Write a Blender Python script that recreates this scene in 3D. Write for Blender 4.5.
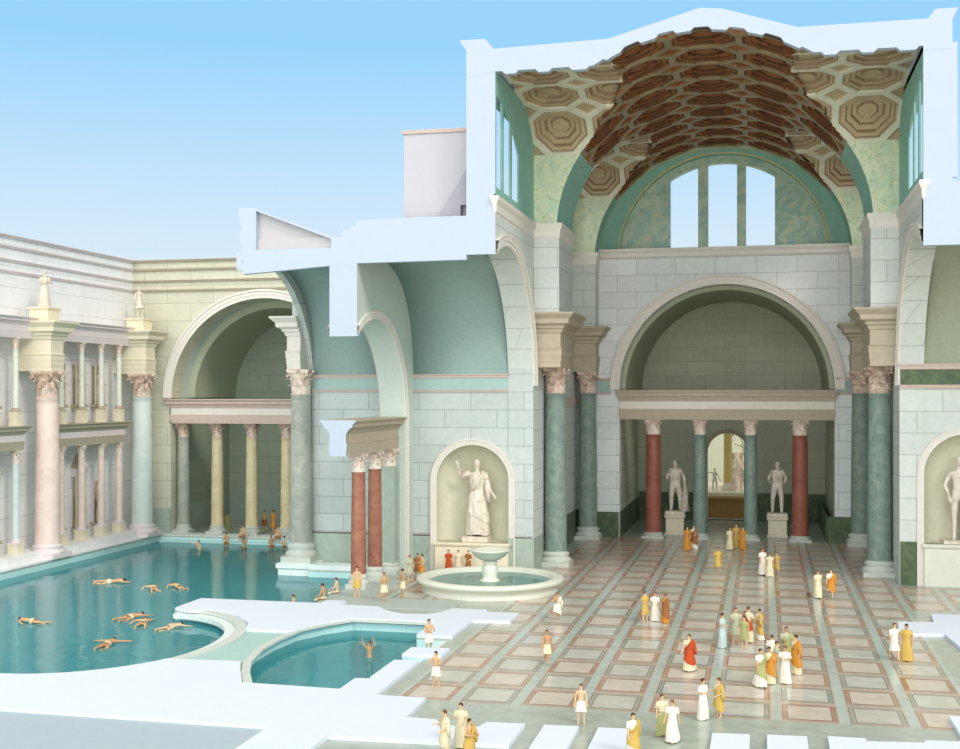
import bpy, bmesh, math, random
from mathutils import Vector, Matrix, noise
from mathutils.geometry import tessellate_polygon
PI = math.pi
R = random.Random(7)
for o in list(bpy.data.objects): bpy.data.objects.remove(o)
SC = bpy.context.scene
COL = SC.collection

# ------------------------------------------------------------------ camera
cd = bpy.data.cameras.new('camera'); cam = bpy.data.objects.new('camera', cd); COL.objects.link(cam)
cam.location = (0, 0, 12); cam.rotation_euler = (PI/2, 0, math.atan(285/1230))
cd.sensor_width = 36; cd.lens = 1230/960*36; cd.shift_y = 17.5/960; cd.clip_end = 1000
SC.camera = cam
# ------------------------------------------------------------------ sky, sun, added fill light, exposure
W = bpy.data.worlds.new('sky'); SC.world = W; W.use_nodes = True
wt = W.node_tree; wt.nodes.clear()
_o = wt.nodes.new('ShaderNodeOutputWorld'); _b = wt.nodes.new('ShaderNodeBackground')
_c = wt.nodes.new('ShaderNodeTexCoord'); _s = wt.nodes.new('ShaderNodeSeparateXYZ'); _r = wt.nodes.new('ShaderNodeValToRGB')
wt.links.new(_c.outputs['Generated'], _s.inputs[0]); wt.links.new(_s.outputs['Z'], _r.inputs[0])
wt.links.new(_r.outputs[0], _b.inputs[0]); wt.links.new(_b.outputs[0], _o.inputs[0])
def lin(c):
    return tuple(((v/255)/12.92 if v/255 <= .04045 else ((v/255+.055)/1.055)**2.4) for v in c)
els = _r.color_ramp.elements
stops = [(0.0, (238, 234, 222)), (0.03, (236, 240, 238)), (0.10, (218, 237, 250)), (0.17, (196, 228, 252)), (0.27, (154, 213, 254)), (0.34, (158, 212, 250)), (0.52, (228, 233, 230)), (1.0, (244, 240, 230))]
els[0].position = 0; els[0].color = (*lin(stops[0][1]), 1); els[1].position = 1; els[1].color = (*lin(stops[-1][1]), 1)
for p, c in stops[1:-1]:
    e = els.new(p); e.color = (*lin(c), 1)
_b.inputs['Strength'].default_value = 1.0
sd = bpy.data.lights.new('sun', 'SUN'); sun = bpy.data.objects.new('sun', sd); COL.objects.link(sun)
sd.energy = 1.35; sd.angle = math.radians(14); sd.color = (1, .95, .86)
hd = bpy.data.lights.new('fill_light', 'SUN'); fill_obj = bpy.data.objects.new('fill_light', hd); COL.objects.link(fill_obj)
hd.energy = 2.7; hd.angle = math.radians(75); hd.color = (1, .97, .92)  # broad frontal fill added to brighten the hall interior, not a real source
fill_obj.rotation_euler = Vector((.06, -.95, .24)).to_track_quat('Z', 'Y').to_euler(); fill_obj.location = (0, -40, 50)
sun.rotation_euler = Vector((.66, -.50, .62)).to_track_quat('Z', 'Y').to_euler(); sun.location = (40, -20, 60)
SC.view_settings.view_transform = 'Standard'; SC.view_settings.look = 'None'
SC.view_settings.exposure = 0.0; SC.view_settings.gamma = 1; SC.view_settings.use_curve_mapping = False

# ------------------------------------------------------------------ materials
class NT:
    def __init__(s, name):
        s.m = bpy.data.materials.new(name); s.m.use_nodes = True; s.t = s.m.node_tree
        s.p = s.t.nodes['Principled BSDF']
    def n(s, typ, **kw):
        x = s.t.nodes.new(typ)
        for k, v in kw.items():
            if hasattr(x, k): setattr(x, k, v)
        return x
    def put(s, sock, v):
        if isinstance(v, bpy.types.NodeSocket): s.t.links.new(v, sock)
        else: sock.default_value = v
    def math(s, op, a, b=0.0, c=0.0):
        x = s.n('ShaderNodeMath', operation=op); s.put(x.inputs[0], a); s.put(x.inputs[1], b); s.put(x.inputs[2], c)
        return x.outputs[0]
    def mix(s, f, a, b):
        x = s.n('ShaderNodeMixRGB'); s.put(x.inputs[0], f)
        s.put(x.inputs[1], a if isinstance(a, bpy.types.NodeSocket) else (*lin(a), 1))
        s.put(x.inputs[2], b if isinstance(b, bpy.types.NodeSocket) else (*lin(b), 1)); return x.outputs[0]
    def noise(s, scale, detail=3, dist=0.0, vec=None, rough=.6):
        x = s.n('ShaderNodeTexNoise'); x.inputs['Scale'].default_value = scale; x.inputs['Detail'].default_value = detail
        x.inputs['Distortion'].default_value = dist; x.inputs['Roughness'].default_value = rough
        s.put(x.inputs['Vector'], vec if vec else s.coord()); return x.outputs['Fac']
    def coord(s):
        if not hasattr(s, '_co'): s._co = s.n('ShaderNodeTexCoord').outputs['Object']
        return s._co
    def xyz(s):
        x = s.n('ShaderNodeSeparateXYZ'); s.put(x.inputs[0], s.coord()); return x.outputs
    def ramp(s, f, lo, hi):
        x = s.n('ShaderNodeMapRange'); s.put(x.inputs[0], f); x.inputs[1].default_value = lo; x.inputs[2].default_value = hi
        return x.outputs[0]
def shade(c, k): return tuple(min(255, max(0, v*k)) for v in c)
MC = {}
def plain(name, c, rough=.8, var=.10, scale=2.5, spec=.3):
    if name in MC: return MC[name]
    N = NT(name); f = N.ramp(N.noise(scale, 4), .3, .7); g = N.ramp(N.noise(scale*9, 2), .25, .75)
    a = N.mix(f, shade(c, 1-var), shade(c, 1+var*.5)); b = N.mix(g, shade(c, 1-var), shade(c, 1+var*.5))
    N.put(N.p.inputs['Base Color'], N.mix(.5, a, b)); N.p.inputs['Roughness'].default_value = rough
    N.p.inputs['Specular IOR Level'].default_value = spec
    MC[name] = N.m; return N.m
def stone(name, c, course=1.2, width=3.4, line=.80, rough=.85, tint=None):
    if name in MC: return MC[name]
    N = NT(name); x, y, z = N.xyz()
    cb = N.n('ShaderNodeCombineXYZ'); N.put(cb.inputs[0], N.math('ADD', x, y)); N.put(cb.inputs[1], z)
    br = N.n('ShaderNodeTexBrick'); N.put(br.inputs['Vector'], cb.outputs[0])
    for k, v in (('Scale', 1), ('Brick Width', width), ('Row Height', course), ('Mortar Size', .03), ('Mortar Smooth', .6), ('Bias', 0)): br.inputs[k].default_value = v
    t = tint or shade(c, .965)
    br.inputs['Color1'].default_value = (*lin(c), 1); br.inputs['Color2'].default_value = (*lin(t), 1)
    br.inputs['Mortar'].default_value = (*lin(shade(c, line)), 1)
    g = N.ramp(N.noise(3.2, 5), .28, .72); h = N.ramp(N.noise(.25, 3), .3, .7)
    mm = N.n('ShaderNodeMixRGB', blend_type='MULTIPLY'); mm.inputs[0].default_value = 1
    N.put(mm.inputs[1], br.outputs['Color']); N.put(mm.inputs[2], N.mix(N.math('ADD', N.math('MULTIPLY', g, .6), N.math('MULTIPLY', h, .4)), (233, 236, 232), (255, 255, 255)))
    N.put(N.p.inputs['Base Color'], mm.outputs[0]); N.p.inputs['Roughness'].default_value = rough
    N.p.inputs['Specular IOR Level'].default_value = .2
    MC[name] = N.m; return N.m
def marble(name, c1, c2, scale=.7, c3=None, rough=.45, lo=.42, hi=.6):
    if name in MC: return MC[name]
    N = NT(name); f = N.ramp(N.noise(scale, 8, 1.2, rough=.72), lo, hi); a = N.mix(f, c1, c2)
    if c3: a = N.mix(N.ramp(N.noise(scale*3.1, 8, .6, rough=.75), .52, .66), a, c3)
    N.put(N.p.inputs['Base Color'], a); N.p.inputs['Roughness'].default_value = rough; N.p.inputs['Specular IOR Level'].default_value = .3
    MC[name] = N.m; return N.m

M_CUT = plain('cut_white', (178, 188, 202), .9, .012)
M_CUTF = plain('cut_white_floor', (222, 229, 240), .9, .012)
M_CREAM = plain('attic_cream', (186, 183, 184), .9, .02)
M_FAC = stone('facade_white_stone', (250, 248, 250), 1.5, 4.4, .86)
M_FACP = plain('facade_trim', (226, 214, 214), .8, .04)
M_FACB = plain('facade_buff', (232, 222, 196), .8, .05)
M_BEIGE = stone('beige_ashlar', (213, 210, 190), 1.5, 4.2, .80)
M_TRIMW = plain('pale_trim', (224, 218, 208), .7, .05)
M_TRIMP = plain('pinkish_trim', (206, 184, 172), .7, .06)
M_TRIMD = plain('taupe_trim', (184, 172, 150), .7, .08)
M_INK = plain('dark_fillet', (118, 100, 88), .8, .05)
M_WALL = stone('grey_green_ashlar', (200, 207, 204), 1.2, 3.6, .76)
M_WALLN = stone('nave_ashlar', (216, 220, 215), 1.35, 3.2, .77)
M_WALLB = stone('back_wall_ashlar', (236, 238, 238), 1.35, 3.2, .78)
M_WALLR = stone('back_room_ashlar', (206, 208, 186), 1.35, 3.6, .82)
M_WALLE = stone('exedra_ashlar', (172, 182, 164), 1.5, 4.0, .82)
M_VAULT = plain('vault_plaster', (150, 174, 168), .9, .07, 5)
M_VAULTD = plain('vault_plaster_dark', (176, 182, 158), .9, .09, 5)
M_SOFF = plain('soffit_plaster', (196, 208, 198), .9, .05, 4)
M_BLUE = plain('pale_teal_band', (164, 190, 184), .7, .05)
M_DADO = marble('pale_green_dado', (156, 170, 158), (168, 182, 168), 1.2)
M_DADOD = marble('dark_green_dado', (72, 90, 64), (96, 112, 76), 1.1, (58, 76, 56))
M_GREEN = marble('green_marble_shaft', (120, 140, 130), (142, 158, 146), .9, (108, 128, 120))
M_GREY = marble('grey_marble_shaft', (158, 160, 150), (180, 180, 168), .9)
M_RED = marble('red_porphyry_shaft', (150, 96, 76), (170, 118, 96), .9, (130, 80, 64))
M_REDB = marble('brick_red_shaft', (142, 84, 68), (162, 100, 82), .6)
M_PINK = marble('pink_marble_shaft', (226, 202, 190), (238, 216, 204), .6)
M_AQUA = marble('aqua_marble_shaft', (202, 212, 208), (214, 222, 216), .6)
M_PALE = marble('pale_grey_shaft', (216, 220, 206), (230, 230, 218), .6)
M_YEL = marble('yellow_marble_shaft', (208, 192, 150), (226, 212, 174), .7)
M_CAP = marble('carved_capital', (206, 176, 158), (236, 220, 202), 3.2, (150, 104, 88))  # brown third tone puts the carving's shadows into the colour
M_CAPW = marble('carved_capital_pale', (226, 206, 190), (246, 236, 222), 3.2, (176, 134, 112))  # paler capital, carving shadows again mixed in as brown
M_BASE = plain('column_base_stone', (198, 202, 192), .7, .06)
M_TEAL = marble('verdigris_marble', (142, 180, 168), (190, 206, 184), .6, (214, 208, 166))
M_TEALP = plain('verdigris_plain', (142, 190, 176), .7, .1, 1.5)
M_OLIVE = marble('mottled_olive_marble', (214, 218, 184), (190, 210, 182), .9, (160, 178, 136))
M_RIB = plain('coffer_rib_pale', (216, 214, 192), .8, .08, 1.5)
M_FLD = plain('coffer_field_tan', (190, 170, 136), .8, .12, .9)
M_LINE = plain('coffer_fillet', (154, 130, 102), .8, .08)
M_LINED = plain('coffer_fillet_dark', (90, 60, 38), .8, .08)
M_RIBD = marble('barrel_rib', (142, 124, 88), (122, 106, 72), .6)
M_FLDD = plain('barrel_field_rust', (144, 90, 50), .8, .28, .7)
M_STATUE = marble('white_marble_statue', (226, 218, 204), (208, 196, 176), 1.4, (182, 162, 138))
M_STATB = plain('statue_base', (226, 214, 190), .7, .06)
M_BASIN = plain('fountain_stone', (222, 222, 206), .6, .05)
M_DECK = plain('pool_coping', (226, 234, 230), .7, .05)
M_PLAIN = plain('plain_grey_paving', (178, 190, 182), .5, .05, 1.2)
M_ROOM = plain('blue_grey_floor', (176, 192, 200), .6, .03)
M_TANK = plain('pool_tank', (190, 226, 224), .7, .05, .8)
M_GOLD = plain('ochre_stone', (206, 180, 112), .7, .07)
M_BROWN = plain('brown_stone', (150, 116, 66), .7, .12)

def floor_mat():
    N = NT('inlaid_marble_floor'); x, y, z = N.xyz()
    u = N.math('DIVIDE', N.math('SUBTRACT', x, .4), 2.43); v = N.math('DIVIDE', N.math('SUBTRACT', y, 46.2), 2.78)
    iu, iv = N.math('FLOOR', u), N.math('FLOOR', v)
    fu = N.math('ABSOLUTE', N.math('SUBTRACT', N.math('FRACT', u), .5)); fv0 = N.math('FRACT', v)
    fv = N.math('ABSOLUTE', N.math('SUBTRACT', fv0, .5))
    gt = lambda a, b: N.math('GREATER_THAN', a, b)
    lt = lambda a, b: N.math('LESS_THAN', a, b)
    mul = lambda *a: a[0] if len(a) == 1 else N.math('MULTIPLY', a[0], mul(*a[1:]))
    panel = mul(lt(fu, .405), lt(fv, .415)); inner = mul(lt(fu, .318), lt(fv, .345))
    line = N.math('MAXIMUM', mul(panel, N.math('SUBTRACT', 1, mul(lt(fu, .392), lt(fv, .402)))), mul(mul(lt(fu, .332), lt(fv, .362)), N.math('SUBTRACT', 1, inner)))
    par = N.math('FLOORED_MODULO', N.math('ADD', iu, iv), 2)
    par = gt(par, .5)
    wn = N.n('ShaderNodeTexWhiteNoise'); wn.noise_dimensions = '2D'
    cb = N.n('ShaderNodeCombineXYZ'); N.put(cb.inputs[0], iu); N.put(cb.inputs[1], iv); N.put(wn.inputs['Vector'], cb.outputs[0])
    rnd = wn.outputs['Value']
    ring_c = N.mix(par, N.mix(rnd, (202, 158, 130), (178, 116, 88)), N.mix(rnd, (146, 160, 154), (170, 174, 160)))
    ring_c = N.mix(N.ramp(N.noise(.9, 4), .35, .65), ring_c, N.mix(.5, ring_c, (190, 178, 160)))
    inner_c = N.mix(par, (220, 208, 192), (208, 210, 200))
    inner_c = N.mix(N.math('MULTIPLY', rnd, .5), inner_c, (208, 196, 178))
    strip = gt(fu, .425)
    base = N.mix(strip, (196, 178, 160), (192, 202, 192))
    c = N.mix(panel, base, ring_c); c = N.mix(inner, c, inner_c); c = N.mix(line, c, (142, 128, 116))
    # zones laid with panels
    rx = lambda a, b, q, r: mul(gt(x, a), lt(x, b), gt(y, q), lt(y, r))
    zone = N.math('MAXIMUM', rx(-14.18, 7.69, 46.2, 101.4), rx(-24.0, -14.1, 68.44, 79.6))
    zone = N.math('MAXIMUM', zone, rx(7.69, 22.0, 71.2, 79.6))
    zone = N.math('MAXIMUM', zone, rx(-14.18, -6.5, 46.2, 101))
    side = N.math('MAXIMUM', lt(x, -9.32), gt(x, 5.26)); far = N.ramp(y, 70, 84)
    redder = N.math('MULTIPLY', N.math('MULTIPLY', side, far), .35)
    c = N.mix(redder, c, (176, 112, 92))
    c = N.mix(zone, (182, 190, 178), c)
    g = N.ramp(N.noise(1.6, 6, .5), .3, .7)
    mm = N.n('ShaderNodeMixRGB', blend_type='MULTIPLY'); mm.inputs[0].default_value = 1
    N.put(mm.inputs[1], c); N.put(mm.inputs[2], N.mix(g, (228, 228, 228), (255, 255, 255)))
    N.put(N.p.inputs['Base Color'], mm.outputs[0]); N.p.inputs['Roughness'].default_value = .22
    N.p.inputs['Specular IOR Level'].default_value = .35
    return N.m
M_FLOOR = floor_mat()
def water_mat(name, tint):
    m = bpy.data.materials.new(name); m.use_nodes = True; t = m.node_tree; t.nodes.clear()
    o = t.nodes.new('ShaderNodeOutputMaterial'); mx = t.nodes.new('ShaderNodeMixShader'); tr = t.nodes.new('ShaderNodeBsdfTransparent')
    gl = t.nodes.new('ShaderNodeBsdfGlossy'); fr = t.nodes.new('ShaderNodeFresnel'); nz = t.nodes.new('ShaderNodeTexNoise'); bp = t.nodes.new('ShaderNodeBump')
    df = t.nodes.new('ShaderNodeBsdfDiffuse'); m2 = t.nodes.new('ShaderNodeMixShader')
    tr.inputs[0].default_value = (*lin(tint), 1); df.inputs[0].default_value = (*lin((shade(tint, .84)[0]*.86, shade(tint, .84)[1], shade(tint, .84)[2])), 1); gl.inputs['Roughness'].default_value = .05
    nz.inputs['Scale'].default_value = .9; nz.inputs['Detail'].default_value = 3; bp.inputs['Strength'].default_value = .12; bp.inputs['Distance'].default_value = .25
    tc = t.nodes.new('ShaderNodeTexCoord'); t.links.new(tc.outputs['Object'], nz.inputs['Vector'])
    t.links.new(nz.outputs['Fac'], bp.inputs['Height']); t.links.new(bp.outputs[0], gl.inputs['Normal']); fr.inputs['IOR'].default_value = 1.25
    m2.inputs[0].default_value = .45
    t.links.new(tr.outputs[0], m2.inputs[1]); t.links.new(df.outputs[0], m2.inputs[2])
    t.links.new(fr.outputs[0], mx.inputs[0]); t.links.new(m2.outputs[0], mx.inputs[1]); t.links.new(gl.outputs[0], mx.inputs[2]); t.links.new(mx.outputs[0], o.inputs[0])
    return m
M_WATER = water_mat('turquoise_water', (130, 222, 232))
M_WATER2 = water_mat('fountain_water', (170, 226, 222))

# ------------------------------------------------------------------ mesh helpers
def link(name, me, mats, parent=None, loc=None):
    o = bpy.data.objects.new(name, me); COL.objects.link(o)
    if not isinstance(mats, (list, tuple)): mats = [mats]
    if mats[0] is not None and not me.materials:
        for m in mats: me.materials.append(m)
    if parent: o.parent = parent
    if loc: o.location = loc
    return o
def mesh_of(verts, faces, smooth=False, mi=None):
    me = bpy.data.meshes.new('m'); me.from_pydata([tuple(v) for v in verts], [], faces); me.update()
    if smooth: me.polygons.foreach_set('use_smooth', [True]*len(me.polygons))
    if mi: me.polygons.foreach_set('material_index', mi)
    return me
class MB:
    def __init__(s): s.v = []; s.f = []; s.sm = []; s.mi = []
    def add(s, vs, fs, smooth=False, mi=0):
        b = len(s.v); s.v += [tuple(v) for v in vs]; s.f += [tuple(i+b for i in f) for f in fs]
        s.sm += [smooth]*len(fs); s.mi += [mi]*len(fs); return s
    def box(s, x0, x1, y0, y1, z0, z1, mi=0):
        v = [(x, y, z) for z in (z0, z1) for x, y in ((x0, y0), (x1, y0), (x1, y1), (x0, y1))]
        return s.add(v, [(3, 2, 1, 0), (4, 5, 6, 7), (0, 1, 5, 4), (1, 2, 6, 5), (2, 3, 7, 6), (3, 0, 4, 7)], mi=mi)
    def stack(s, x0, x1, y0, y1, prof, mi=0, fy=1, fl=1, fr=1):
        # rectangle swept through a moulding profile [(out, z)]
        v = []; f = []
        for o, z in prof: v += [(x0-o*fl, y0-o, z), (x1+o*fr, y0-o, z), (x1+o*fr, y1+o*fy, z), (x0-o*fl, y1+o*fy, z)]
        n = len(prof)
        for k in range(n-1):
            a = k*4
            for j in range(4): f.append((a+j, a+(j+1) % 4, a+4+(j+1) % 4, a+4+j))
        f.append((3, 2, 1, 0)); a = (n-1)*4; f.append((a, a+1, a+2, a+3))
        return s.add(v, f, mi=mi)
    def lathe(s, prof, seg=24, c=(0, 0, 0), smooth=True, mi=0, cap=True, a0=0.0):
        v = []; f = []
        for r, z in prof:
            for j in range(seg):
                a = a0+2*PI*j/seg; v.append((c[0]+r*math.cos(a), c[1]+r*math.sin(a), c[2]+z))
        for k in range(len(prof)-1):
            for j in range(seg):
                j2 = (j+1) % seg; f.append((k*seg+j, k*seg+j2, (k+1)*seg+j2, (k+1)*seg+j))
        s.add(v, f, smooth, mi)
        if cap:
            s.add(v[:seg][::-1], [tuple(range(seg))], False, mi); s.add(v[-seg:], [tuple(range(seg))], False, mi)
        return s
    def ball(s, c, r, seg=10, rings=7, sc=(1, 1, 1), mi=0):
        v = []; f = []
        for i in range(rings+1):
            t = PI*i/rings
            for j in range(seg):
                a = 2*PI*j/seg; v.append((c[0]+r*sc[0]*math.sin(t)*math.cos(a), c[1]+r*sc[1]*math.sin(t)*math.sin(a), c[2]+r*sc[2]*math.cos(t)))
        for i in range(rings):
            for j in range(seg):
                j2 = (j+1) % seg; f.append((i*seg+j, (i+1)*seg+j, (i+1)*seg+j2, i*seg+j2))
        return s.add(v, f, True, mi)
    def tube(s, pts, r, seg=8, mi=0):
        pts = [Vector(p) for p in pts]; v = []; f = []
        rr = r if isinstance(r, (list, tuple)) else [r]*len(pts)
        for i, p in enumerate(pts):
            d = (pts[min(i+1, len(pts)-1)]-pts[max(i-1, 0)]).normalized()
            a = d.cross(Vector((0, 0, 1)) if abs(d.z) < .9 else Vector((1, 0, 0))).normalized(); b = d.cross(a)
            for j in range(seg):
                t = 2*PI*j/seg; v.append(p+(a*math.cos(t)+b*math.sin(t))*rr[i])
        for i in range(len(pts)-1):
            for j in range(seg):
                j2 = (j+1) % seg; f.append((i*seg+j, i*seg+j2, (i+1)*seg+j2, (i+1)*seg+j))
        f.append(tuple(range(seg))[::-1]); f.append(tuple((len(pts)-1)*seg+j for j in range(seg)))
        return s.add(v, f, True, mi)
    def mesh(s, bev=0):
        me = mesh_of(s.v, s.f); me.polygons.foreach_set('use_smooth', s.sm); me.polygons.foreach_set('material_index', s.mi)
        bm = bmesh.new(); bm.from_mesh(me); bmesh.ops.recalc_face_normals(bm, faces=bm.faces); bm.to_mesh(me); bm.free()
        return me
    def obj(s, name, mats, parent=None, loc=None): return link(name, s.mesh(), mats, parent, loc)
def poly_slab(outer, holes, axis, a0, a1, z_of=None):
    """extrude a 2-D polygon with holes along an axis; returns MB"""
    def P(p, a):
        if axis == 'X': return (a, p[0], p[1])
        if axis == 'Y': return (p[0], a, p[1])
        return (p[0], p[1], a)
    loops = [outer]+holes; flat = [p for l in loops for p in l]
    tris = tessellate_polygon([[Vector((p[0], p[1], 0)) for p in l] for l in loops])
    mb = MB(); n = len(flat)
    mb.add([P(p, a0) for p in flat]+[P(p, a1) for p in flat], [tuple(t) for t in tris]+[tuple(i+n for i in reversed(t)) for t in tris])
    b = 0
    for l in loops:
        k = len(l); fs = []
        for i in range(k):
            j = (i+1) % k; fs.append((b+i, b+j, b+j+n, b+i+n))
        mb.f += fs; mb.sm += [False]*k; mb.mi += [0]*k; b += k
    return mb
def weld(me):
    bm = bmesh.new(); bm.from_mesh(me); bmesh.ops.remove_doubles(bm, verts=bm.verts, dist=1e-4)
    bmesh.ops.recalc_face_normals(bm, faces=bm.faces); bm.to_mesh(me); bm.free(); return me
YS = 68.6
def slab(name, outer, holes, axis, a0, a1, mat, cut=True, parent=None, kind='structure', loc=None):
    me = weld(poly_slab(outer, holes, axis, a0, a1).mesh())
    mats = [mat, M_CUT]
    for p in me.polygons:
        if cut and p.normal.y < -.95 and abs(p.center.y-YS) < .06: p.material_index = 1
    o = link(name, me, mats, parent, loc)
    if kind and not parent: o['kind'] = kind
    return o
def struct(o): o['kind'] = 'structure'; return o
def empty(name, loc, label, cat, group=None, rz=0):
    o = bpy.data.objects.new(name, None); COL.objects.link(o); o.location = loc; o.rotation_euler = (0, 0, rz); o.empty_display_size = .3
    return tag(o, label, cat, group)
def tag(o, label, cat, group=None):
    o['label'] = label; o['category'] = cat
    if group: o['group'] = group
    return o
def arc(cx, cz, r, a0=0, a1=PI, n=32, rz=None):
    rz = rz or r
    return [(cx+r*math.cos(a0+(a1-a0)*i/n), cz+rz*math.sin(a0+(a1-a0)*i/n)) for i in range(n+1)]
def archring(name, cx, cz, r0, r1, axis, a, out, mat, leg=0.0, n=40, parent=None, steps=3, ink=True):
    """moulded archivolt: stepped fasciae round a semicircle with optional straight legs; `a` wall face, `out` signed projection"""
    prof = [(r0, 0.0), (r0, .45), (r0+(r1-r0)*.38, .45), (r0+(r1-r0)*.38, .65), (r0+(r1-r0)*.74, .65), (r0+(r1-r0)*.78, 1.0), (r1, 1.0), (r1, 0.0)]
    cols = []
    for i in range(n+1):
        t = PI*i/n; cols.append((math.cos(t), math.sin(t), 0))
    pts = []
    if leg: pts.append((1, 0, -leg))
    pts += cols
    if leg: pts.append((-1, 0, -leg))
    mb = MB(); v = []; f = []; m = len(prof)
    for c, s_, dz in pts:
        for r, q in prof:
            u, z, d = cx+r*c, cz+r*s_+dz, a+out*q
            v.append((d, u, z) if axis == 'X' else (u, d, z))
    for i in range(len(pts)-1):
        for j in range(m-1): f.append((i*m+j, i*m+j+1, (i+1)*m+j+1, (i+1)*m+j))
    f.append(tuple(range(m))); f.append(tuple(len(v)-m+j for j in range(m)))
    mb.add(v, f); me = mb.mesh(); o = link(name, me, mat, parent)
    if not parent: o['kind'] = 'structure'
    return o
def box(name, x0, x1, y0, y1, z0, z1, mat, parent=None, st=True):
    o = MB().box(x0, x1, y0, y1, z0, z1).obj(name, mat, parent)
    if st and not parent: o['kind'] = 'structure'
    return o
def entab_prof(z0, h, flare):
    L = [(0, 0), (0, .10), (.04, .10), (.04, .21), (.08, .21), (.08, .30), (.14, .34), (.0, .36), (0, .62), (.10, .64), (.16, .70), (.3, .72), (.3, .76), (.62, .80), (.66, .88), (1.0, .97), (1.0, 1.0)]
    return [(a*flare, z0+b*h) for a, b in L]
def trimbar(name, x0, x1, y0, y1, z0, z1, out, mat):
    h = z1-z0
    o = MB().stack(x0, x1, y0, y1, [(0, z0), (out*.35, z0+h*.12), (out*.4, z0+h*.5), (out*.9, z0+h*.72), (out, z0+h*.78), (out, z1)]).obj(name, mat)
    return struct(o)

# ================================================================== SETTING
WZ = -.5; PB = -2.1
def ell(cx, cy, rx, ry, a0, a1, n): return [(cx+rx*math.cos(math.radians(a0+(a1-a0)*i/n)), cy+ry*math.sin(math.radians(a0+(a1-a0)*i/n))) for i in range(n+1)]
POOL = [(-49.4, 46.1)]+ell(-31.5, 54, 6.2, 7.9, -90, 90, 28)+[(-31.5, 65.2), (-24.9, 65.2), (-24.9, 78.3), (-30.0, 78.3), (-30.0, 94.4), (-49.4, 94.4)]
POOL2 = [(-20.75, 46.8), (-21.7, 48.7), (-22.45, 50.6), (-23.0, 53.2), (-23.1, 55.7), (-22.9, 58.1), (-22.1, 59.9), (-21.0, 61.4), (-16.6, 61.4), (-16.6, 57.9), (-14.9, 57.9), (-14.9, 48.9), (-16.6, 48.6), (-16.6, 46.8)]
FLO = [(-56, 20), (34, 20), (34, 150), (-56, 150)]
slab('floor', FLO, [POOL, POOL2], 'Z', -.12, 0, M_FLOOR, cut=False)
def tank(name, outline, z0, z1, mat):
    mb = MB(); n = len(outline); mb.add([(x, y, z0) for x, y in outline]+[(x, y, z1) for x, y in outline], [(i, (i+1) % n, (i+1) % n+n, i+n) for i in range(n)])
    tr = tessellate_polygon([[Vector((x, y, 0)) for x, y in outline]]); mb.add([(x, y, z0) for x, y in outline], [tuple(t) for t in tr])
    return struct(link(name, weld(mb.mesh()), mat))
tank('floor_pool', POOL, PB, -.12, M_TANK); tank('floor_plunge_pool', POOL2, PB, -.12, M_TANK)
def water(name, outline, z, mat, label):
    me = poly_slab(outline, [], 'Z', z-.004, z).mesh()
    bm = bmesh.new(); bm.from_mesh(me)
    bmesh.ops.delete(bm, geom=[v for v in bm.verts if v.co.z < z-.002], context='VERTS'); bm.to_mesh(me); bm.free()
    for p in me.polygons:
        if p.normal.z < 0: p.flip()
    o = link(name, me, mat); o['kind'] = 'stuff'; o['label'] = label; o['category'] = 'water'; return o
water('pool_water', POOL, WZ, M_WATER, 'clear turquoise water filling the large open swimming pool')
water('plunge_water', POOL2, WZ, M_WATER, 'clear turquoise water in the small curved plunge pool')
# white plan-cut wall stumps
def stump(name, pts, label=None):
    o = slab(name, pts, [], 'Z', 0.0, .15, M_CUTF, cut=False)
    return o
WA = [(-31.6, 62.1), (-31.6, 65.3), (-24.3, 65.3), (-24.3, 66.3), (-23.1, 66.3), (-23.1, 65.1), (-20.8, 65.0), (-20.2, 64.1), (-19.5, 63.5), (-18.7, 63.15), (-17.6, 63.3), (-17.0, 64.0), (-16.7, 65.3), (-14.8, 65.4), (-14.6, 64.7), (-12.85, 64.8), (-12.85, 62.4), (-14.8, 62.2), (-14.8, 57.9), (-16.6, 57.9), (-16.6, 61.3), (-21.0, 61.3), (-22.1, 59.7), (-22.8, 57.9), (-22.8, 57.3), (-25.3, 57.3), (-25.9, 59.0), (-27.3, 60.7), (-29.2, 61.95), (-30.4, 61.4)]
stump('trim_wall_stump_north', WA)
el = [p for p in ell(-31.5, 54, 6.35, 8.05, -90, -28, 12)]
WB = [(-56, 46.0)]+el+[(-25.4, 50.2), (-22.5, 50.4), (-21.75, 48.7), (-20.8, 46.75), (-16.55, 46.6), (-16.55, 48.5), (-14.85, 48.7), (-14.85, 46.0), (-12.8, 46.0), (-12.75, 43.1), (-11.6, 43.05), (-11.2, 42.3), (-9.9, 42.4), (-9.75, 43.1), (-8.35, 43.2), (-8.4, 40.5), (-14.7, 40.2), (-14.9, 30), (-17.15, 30), (-17.15, 40.8), (-27.85, 40.9), (-56, 40.9)]
stump('trim_wall_stump_south', WB)
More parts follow.
